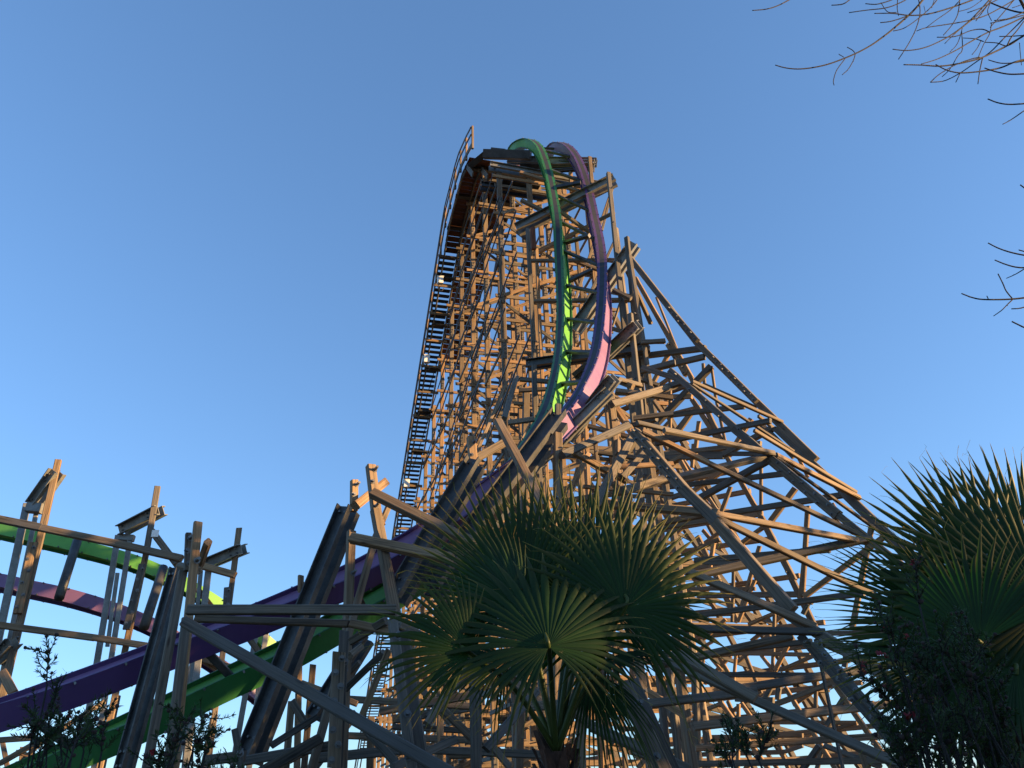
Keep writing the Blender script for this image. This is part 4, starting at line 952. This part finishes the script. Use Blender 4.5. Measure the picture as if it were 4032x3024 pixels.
shrub('dense dark needle leaved shrub dotted with red flowers, bottom right below the fan palm',
      [(3480, 2440, 2.6, 3450, 2380), (3520, 2530, 2.6, 3485, 2430), (3500, 2760, 2.6, 3400, 2640), (3550, 2800, 2.6, 3480, 2700), (3560, 2960, 2.6, 3470, 2830), (3620, 2380, 2.7, 3600, 2200)] +
      cloud(38, 3560, 3900, 2520, 3060, 2.4, 3.1, dx=(-120, 40), up_=(80, 200), test=tri) + cloud(18, 3480, 4032, 2850, 3080, 2.4, 3.1, dx=(-100, 60)) + cloud(6, 2860, 3000, 2960, 3060, 2.7, 3.0, up_=(60, 120)),
      [(3603, 2220, 2.7, 24), (3398, 2618, 2.6, 20), (3395, 2648, 2.6, 22), (3494, 2705, 2.6, 24), (3462, 2572, 2.7, 17), (3492, 2580, 2.7, 15), (3565, 2505, 2.8, 15), (3578, 2815, 2.6, 26), (3890, 2530, 2.7, 15), (3485, 2470, 2.7, 10)], 6, V((1.65, 2.75, 0)), dens=420)

# ------------------------------------------------------------------ bare tree whose twigs hang into the upper right
def build_bare():
    rr = random.Random(11); region(2900, 0, 1.9516)
    T = Thing('bare_tree', V((6.5, 3.5, 0)), 'leafless tree whose thin dark twigs hang into the upper right corner', 'tree')
    tr = [V((6.5, 3.5, 0)), V((6.4, 3.6, 2.5)), V((6.5, 3.9, 5)), V((6.3, 4.2, 8.5)), V((6.1, 4.3, 12.0))]
    tb = MB(); p = spline(tr, 6); tube(tb, p, [0.16*(1-0.7*i/(len(p)-1)) for i in range(len(p))], 'bark', 12); T.part('trunk', tb)
    def br(px, Y, r0=0.011, r1=0.0045, dy=0.0, joint=None):
        n = len(px); pts = [P(x, y, Y+dy*i/(n-1)) for i, (x, y) in enumerate(px)]
        # px runs from tip to base
        sp = spline(pts, 6); N = len(sp); mb = MB(); r0 *= 0.78; r1 *= 0.8
        if joint is not None: sp = sp+[sp[-1].lerp(joint, 0.5)+V((0, 0, 0.1)), joint]; N += 2
        tube(mb, sp, [r1+(r0-r1)*i/(N-1) for i in range(N)], 'twig', 6)
        for i in range(2, N-3, 3):   # buds
            if rr.random() < 0.5: ball(mb, sp[i]+V((rr.uniform(-1, 1), 0, rr.uniform(-1, 1)))*0.004, 0.0042, 'twig', rr)
        T.part('branch', mb)
    J = V((4.6, 4.6, 10.6)); J2 = V((4.8, 5.0, 6.0)); Yb = 5.6
    br([(298, 500), (380, 522), (480, 530), (600, 517), (730, 485), (900, 418), (1030, 350), (1130, 280), (1200, 225), (1310, 130), (1390, 50), (1450, -20), (1600, -160)], Yb, 0.017, 0.006, 0.3, J)
    br([(750, 655), (745, 620), (770, 540), (832, 455)], Yb, 0.006, 0.005); br([(812, 575), (860, 530), (900, 460), (913, 415)], Yb, 0.006, 0.005)
    br([(850, 362), (890, 385), (908, 405)], Yb, 0.006, 0.005); br([(785, 415), (825, 440)], Yb, 0.005, 0.004)
    br([(122, 80), (230, 70), (320, 42), (420, -10), (560, -90)], Yb+.2, 0.012, 0.006, 0.2, J); br([(730, 40), (820, 30), (900, -20), (1050, -80)], Yb, 0.011, 0.006, 0, J)
    br([(865, 97), (1000, 78), (1150, 60), (1260, 20), (1350, -30)], Yb+.3, 0.009, 0.006, 0, J); br([(990, 28), (1080, 32), (1190, 0), (1260, -40)], Yb+.1, 0.009, 0.006, 0, J)
    br([(1060, 103), (1200, 103), (1330, 118), (1470, 108), (1620, 68), (1800, 5), (1950, -60)], Yb+.1, 0.013, 0.006, 0.2, J)
    br([(1105, 174), (1180, 165), (1260, 142), (1320, 118)], Yb, 0.008, 0.006)
    br([(1245, 455), (1320, 340), (1380, 220), (1410, 100), (1400, 0), (1380, -60)], Yb+.4, 0.009, 0.006, 0.1, J)
    br([(1205, 238), (1290, 215), (1400, 140), (1500, 50), (1560, -30)], Yb+.2, 0.008, 0.006, 0, J)
    br([(1200, 378), (1310, 388), (1430, 370), (1540, 328), (1660, 262), (1780, 170), (1880, 70), (1960, -20)], Yb, 0.012, 0.006, 0.2, J)
    br([(1385, 238), (1460, 212), (1600, 190), (1750, 165), (1900, 125), (2030, 60), (2150, -10)], Yb+.3, 0.010, 0.006, 0.2, J)
    br([(1455, 215), (1540, 150), (1640, 80), (1720, 0)], Yb+.3, 0.008, 0.005); br([(1590, 270), (1650, 200), (1700, 110), (1715, 0)], Yb+.5, 0.008, 0.006)
    br([(1540, 286), (1680, 280), (1800, 235), (1890, 225), (1950, 250)], Yb+.2, 0.008, 0.006); br([(1600, 335), (1700, 240), (1850, 120), (1950, 20)], Yb+.4, 0.008, 0.005)
    br([(1285, 497), (1420, 500), (1560, 508), (1700, 490), (1850, 455), (1960, 410), (2080, 350), (2230, 260)], Yb, 0.015, 0.007, 0.3, J2)
    br([(1420, 492), (1540, 455), (1680, 390), (1800, 320), (1930, 250), (2060, 200), (2230, 120)], Yb+.1, 0.013, 0.006, 0.3, J2)
    br([(1530, 495), (1620, 540), (1730, 560), (1900, 545), (2030, 520), (2130, 480), (2240, 450)], Yb, 0.014, 0.006, 0.2, J2)
    br([(1490, 632), (1560, 570), (1680, 500), (1800, 455), (1870, 440)], Yb+.1, 0.008, 0.006); br([(1492, 632), (1600, 620), (1720, 560), (1850, 470), (1950, 400), (2040, 310), (2130, 220), (2220, 130)], Yb+.2, 0.010, 0.006, 0.2, J2)
    br([(1685, 632), (1720, 560)], Yb+.2, 0.006, 0.005); br([(1580, 590), (1640, 530), (1700, 430), (1735, 380), (1730, 240)], Yb+.3, 0.007, 0.005)
    br([(1855, 645), (1870, 540), (1890, 450)], Yb+.3, 0.008, 0.006); br([(1850, 460), (1900, 340), (1945, 260), (1960, 180)], Yb+.5, 0.007, 0.005)
    br([(1905, 522), (1990, 550), (2100, 570), (2230, 566)], Yb, 0.011, 0.007, 0, J2); br([(1935, 460), (2030, 485), (2130, 482), (2230, 465)], Yb+.3, 0.009, 0.006, 0, J2)
    br([(1910, 325), (2000, 330), (2090, 350), (2210, 270)], Yb+.4, 0.008, 0.006); br([(1740, 292), (1830, 298), (1900, 320)], Yb+.4, 0.007, 0.005)
    br([(1640, 400), (1700, 330), (1740, 200)], Yb+.5, 0.006, 0.005); br([(1810, 420), (1850, 370), (1880, 310)], Yb+.5, 0.006, 0.005)
    br([(1775, 98), (1880, 60), (1980, 10), (2080, -40)], Yb+.1, 0.009, 0.006, 0, J); br([(1980, 158), (2100, 140), (2230, 80)], Yb, 0.010, 0.006, 0, J)
    br([(1950, 178), (2080, 150), (2230, 110)], Yb+.2, 0.008, 0.006, 0, J); br([(1840, 160), (1900, 80), (1960, 0)], Yb+.2, 0.008, 0.006); br([(1950, 210), (2040, 110), (2140, -10)], Yb+.3, 0.008, 0.006)
    br([(1950, 20), (2050, 60), (2150, 90), (2230, 100)], Yb+.1, 0.012, 0.009, 0, J); br([(2210, 160), (2160, 230), (2110, 290), (2080, 350)], Yb+.2, 0.010, 0.007); br([(2020, 280), (2120, 278), (2230, 270)], Yb+.3, 0.008, 0.006)
    br([(2190, 500), (2180, 400), (2175, 330)], Yb+.4, 0.006, 0.005); br([(1960, 160), (1930, 90), (1945, 30), (1940, -20)], Yb+.4, 0.007, 0.005); br([(1500, 60), (1520, 0), (1530, -30)], Yb+.3, 0.006, 0.005)
    br([(1245, 120), (1235, 60), (1240, -20)], Yb+.5, 0.007, 0.006); br([(1110, 20), (1160, 90), (1230, 95)], Yb+.4, 0.006, 0.005); br([(1700, 90), (1800, 60), (1900, -10)], Yb+.5, 0.006, 0.005)
    br([(1440, 45), (1450, 90)], Yb+.5, 0.004, 0.004); br([(2120, 60), (2180, 40), (2230, 20)], Yb+.2, 0.006, 0.005)
    br([(1930, 760), (2010, 790), (2100, 802), (2230, 795), (2400, 780)], Yb, 0.011, 0.007, 0, J2); br([(2045, 955), (2110, 920), (2220, 845), (2300, 800)], Yb, 0.009, 0.005)
    br([(2180, 1420), (2260, 1480)], Yb, 0.008, 0.007)
    region(3600, 800, 3.0162)
    JL = V((4.9, 4.9, 4.6))
    br([(875, 472), (1000, 535), (1150, 585), (1320, 620), (1500, 640)], 5.3, 0.010, 0.006, 0, JL); br([(955, 675), (1080, 725), (1200, 758), (1330, 768), (1500, 760)], 5.3, 0.010, 0.006, 0, JL)
    br([(1095, 892), (1200, 845), (1300, 785)], 5.3, 0.006, 0.004); br([(560, 1072), (680, 1118), (800, 1142), (1000, 1145), (1170, 1138), (1330, 1120), (1500, 1090)], 5.3, 0.012, 0.006, 0, JL)
    br([(995, 840), (1050, 950), (1090, 1040), (1165, 1135)], 5.4, 0.007, 0.006); br([(942, 1340), (1040, 1270), (1110, 1200), (1170, 1142)], 5.3, 0.006, 0.004); br([(862, 1102), (880, 1140)], 5.3, 0.005, 0.005)
    br([(1155, 1255), (1240, 1250), (1330, 1230), (1450, 1200)], 5.3, 0.008, 0.006, 0, JL); br([(1158, 1405), (1230, 1440), (1320, 1480), (1450, 1500)], 5.3, 0.009, 0.007, 0, JL); br([(1240, 555), (1330, 580)], 5.4, 0.007, 0.006)
    for a, b in ((J, tr[4]), (J, tr[3]), (J2, tr[2]), (JL, tr[2])):
        mb = MB(); tube(mb, spline([a+(a-b)*-0.02, a.lerp(b, 0.4)+V((0, 0, -0.12)), b-V((0, 0, 0.5))], 6), [0.018+0.004*i for i in range(13)], 'bark', 8); T.part('branch', mb)
    T.finish()
build_bare()

# ------------------------------------------------------------------ trees standing out of frame to the right: they shade the lower part
def shade_tree(x, y, h, rad, seed, label, n=4200, leaf=0.34):
    rr = random.Random(seed); T = Thing('leafy_tree', V((x, y, 0)), label, 'tree', 'trees shading the ride from the right')
    tb = MB(); tube(tb, spline([V((x, y, 0)), V((x+.2, y, h*0.3)), V((x, y+.2, h*0.7))], 5), [0.28-0.018*i for i in range(11)], 'bark', 10); T.part('trunk', tb)
    cr = MB(); cl = []
    for i in range(26):
        a = rr.random()*6.28; e = rr.uniform(-0.9, 1.0); q = rr.random()**0.4
        cl.append((V((x+math.cos(a)*rad*q*math.sqrt(1-e*e*0.8), y+math.sin(a)*rad*q*math.sqrt(1-e*e*0.8), h*0.58+e*h*0.36)), rad*rr.uniform(0.18, 0.36)))
    for i in range(n):
        c, r = cl[rr.randrange(26)]; o = V((rr.gauss(0, 1), rr.gauss(0, 1), rr.gauss(0, 1))).normalized()
        p = c+o*r*rr.random()**0.35; nn = V((rr.gauss(0, 1), rr.gauss(0, 1), rr.gauss(0, 1))).normalized(); s = nn.orthogonal().normalized(); t = nn.cross(s); l = leaf*(0.6+0.8*rr.random())
        cr.add([p-s*l*0.5, p+t*l*0.28, p+s*l*0.5, p-t*l*0.28], [(0, 1, 2, 3)], 'bushleaf', [(0.3, 0, 0)]*4, rr.random())
    T.part('crown', cr); T.finish()
LAB = ['nearest of its row', 'second of its row', 'third of its row', 'tallest with the fullest crown', 'short one before the tallest', 'farthest back with a thin crown']
for i, (x, y, h, r, n) in enumerate([(20, -11, 6.2, 4.5, 3200), (21, -4, 5.8, 4.5, 3600), (22, 1.0, 6.9, 3.8, 5600), (22.5, 7.6, 10.3, 4.3, 7600), (18, 6.5, 7.0, 3.6, 5200), (23, 14.5, 12.0, 3.8, 2400)]):
    shade_tree(x, y, h, r, 100+i, 'leafy tree out of frame to the right, ' + LAB[i], n, 0.46)
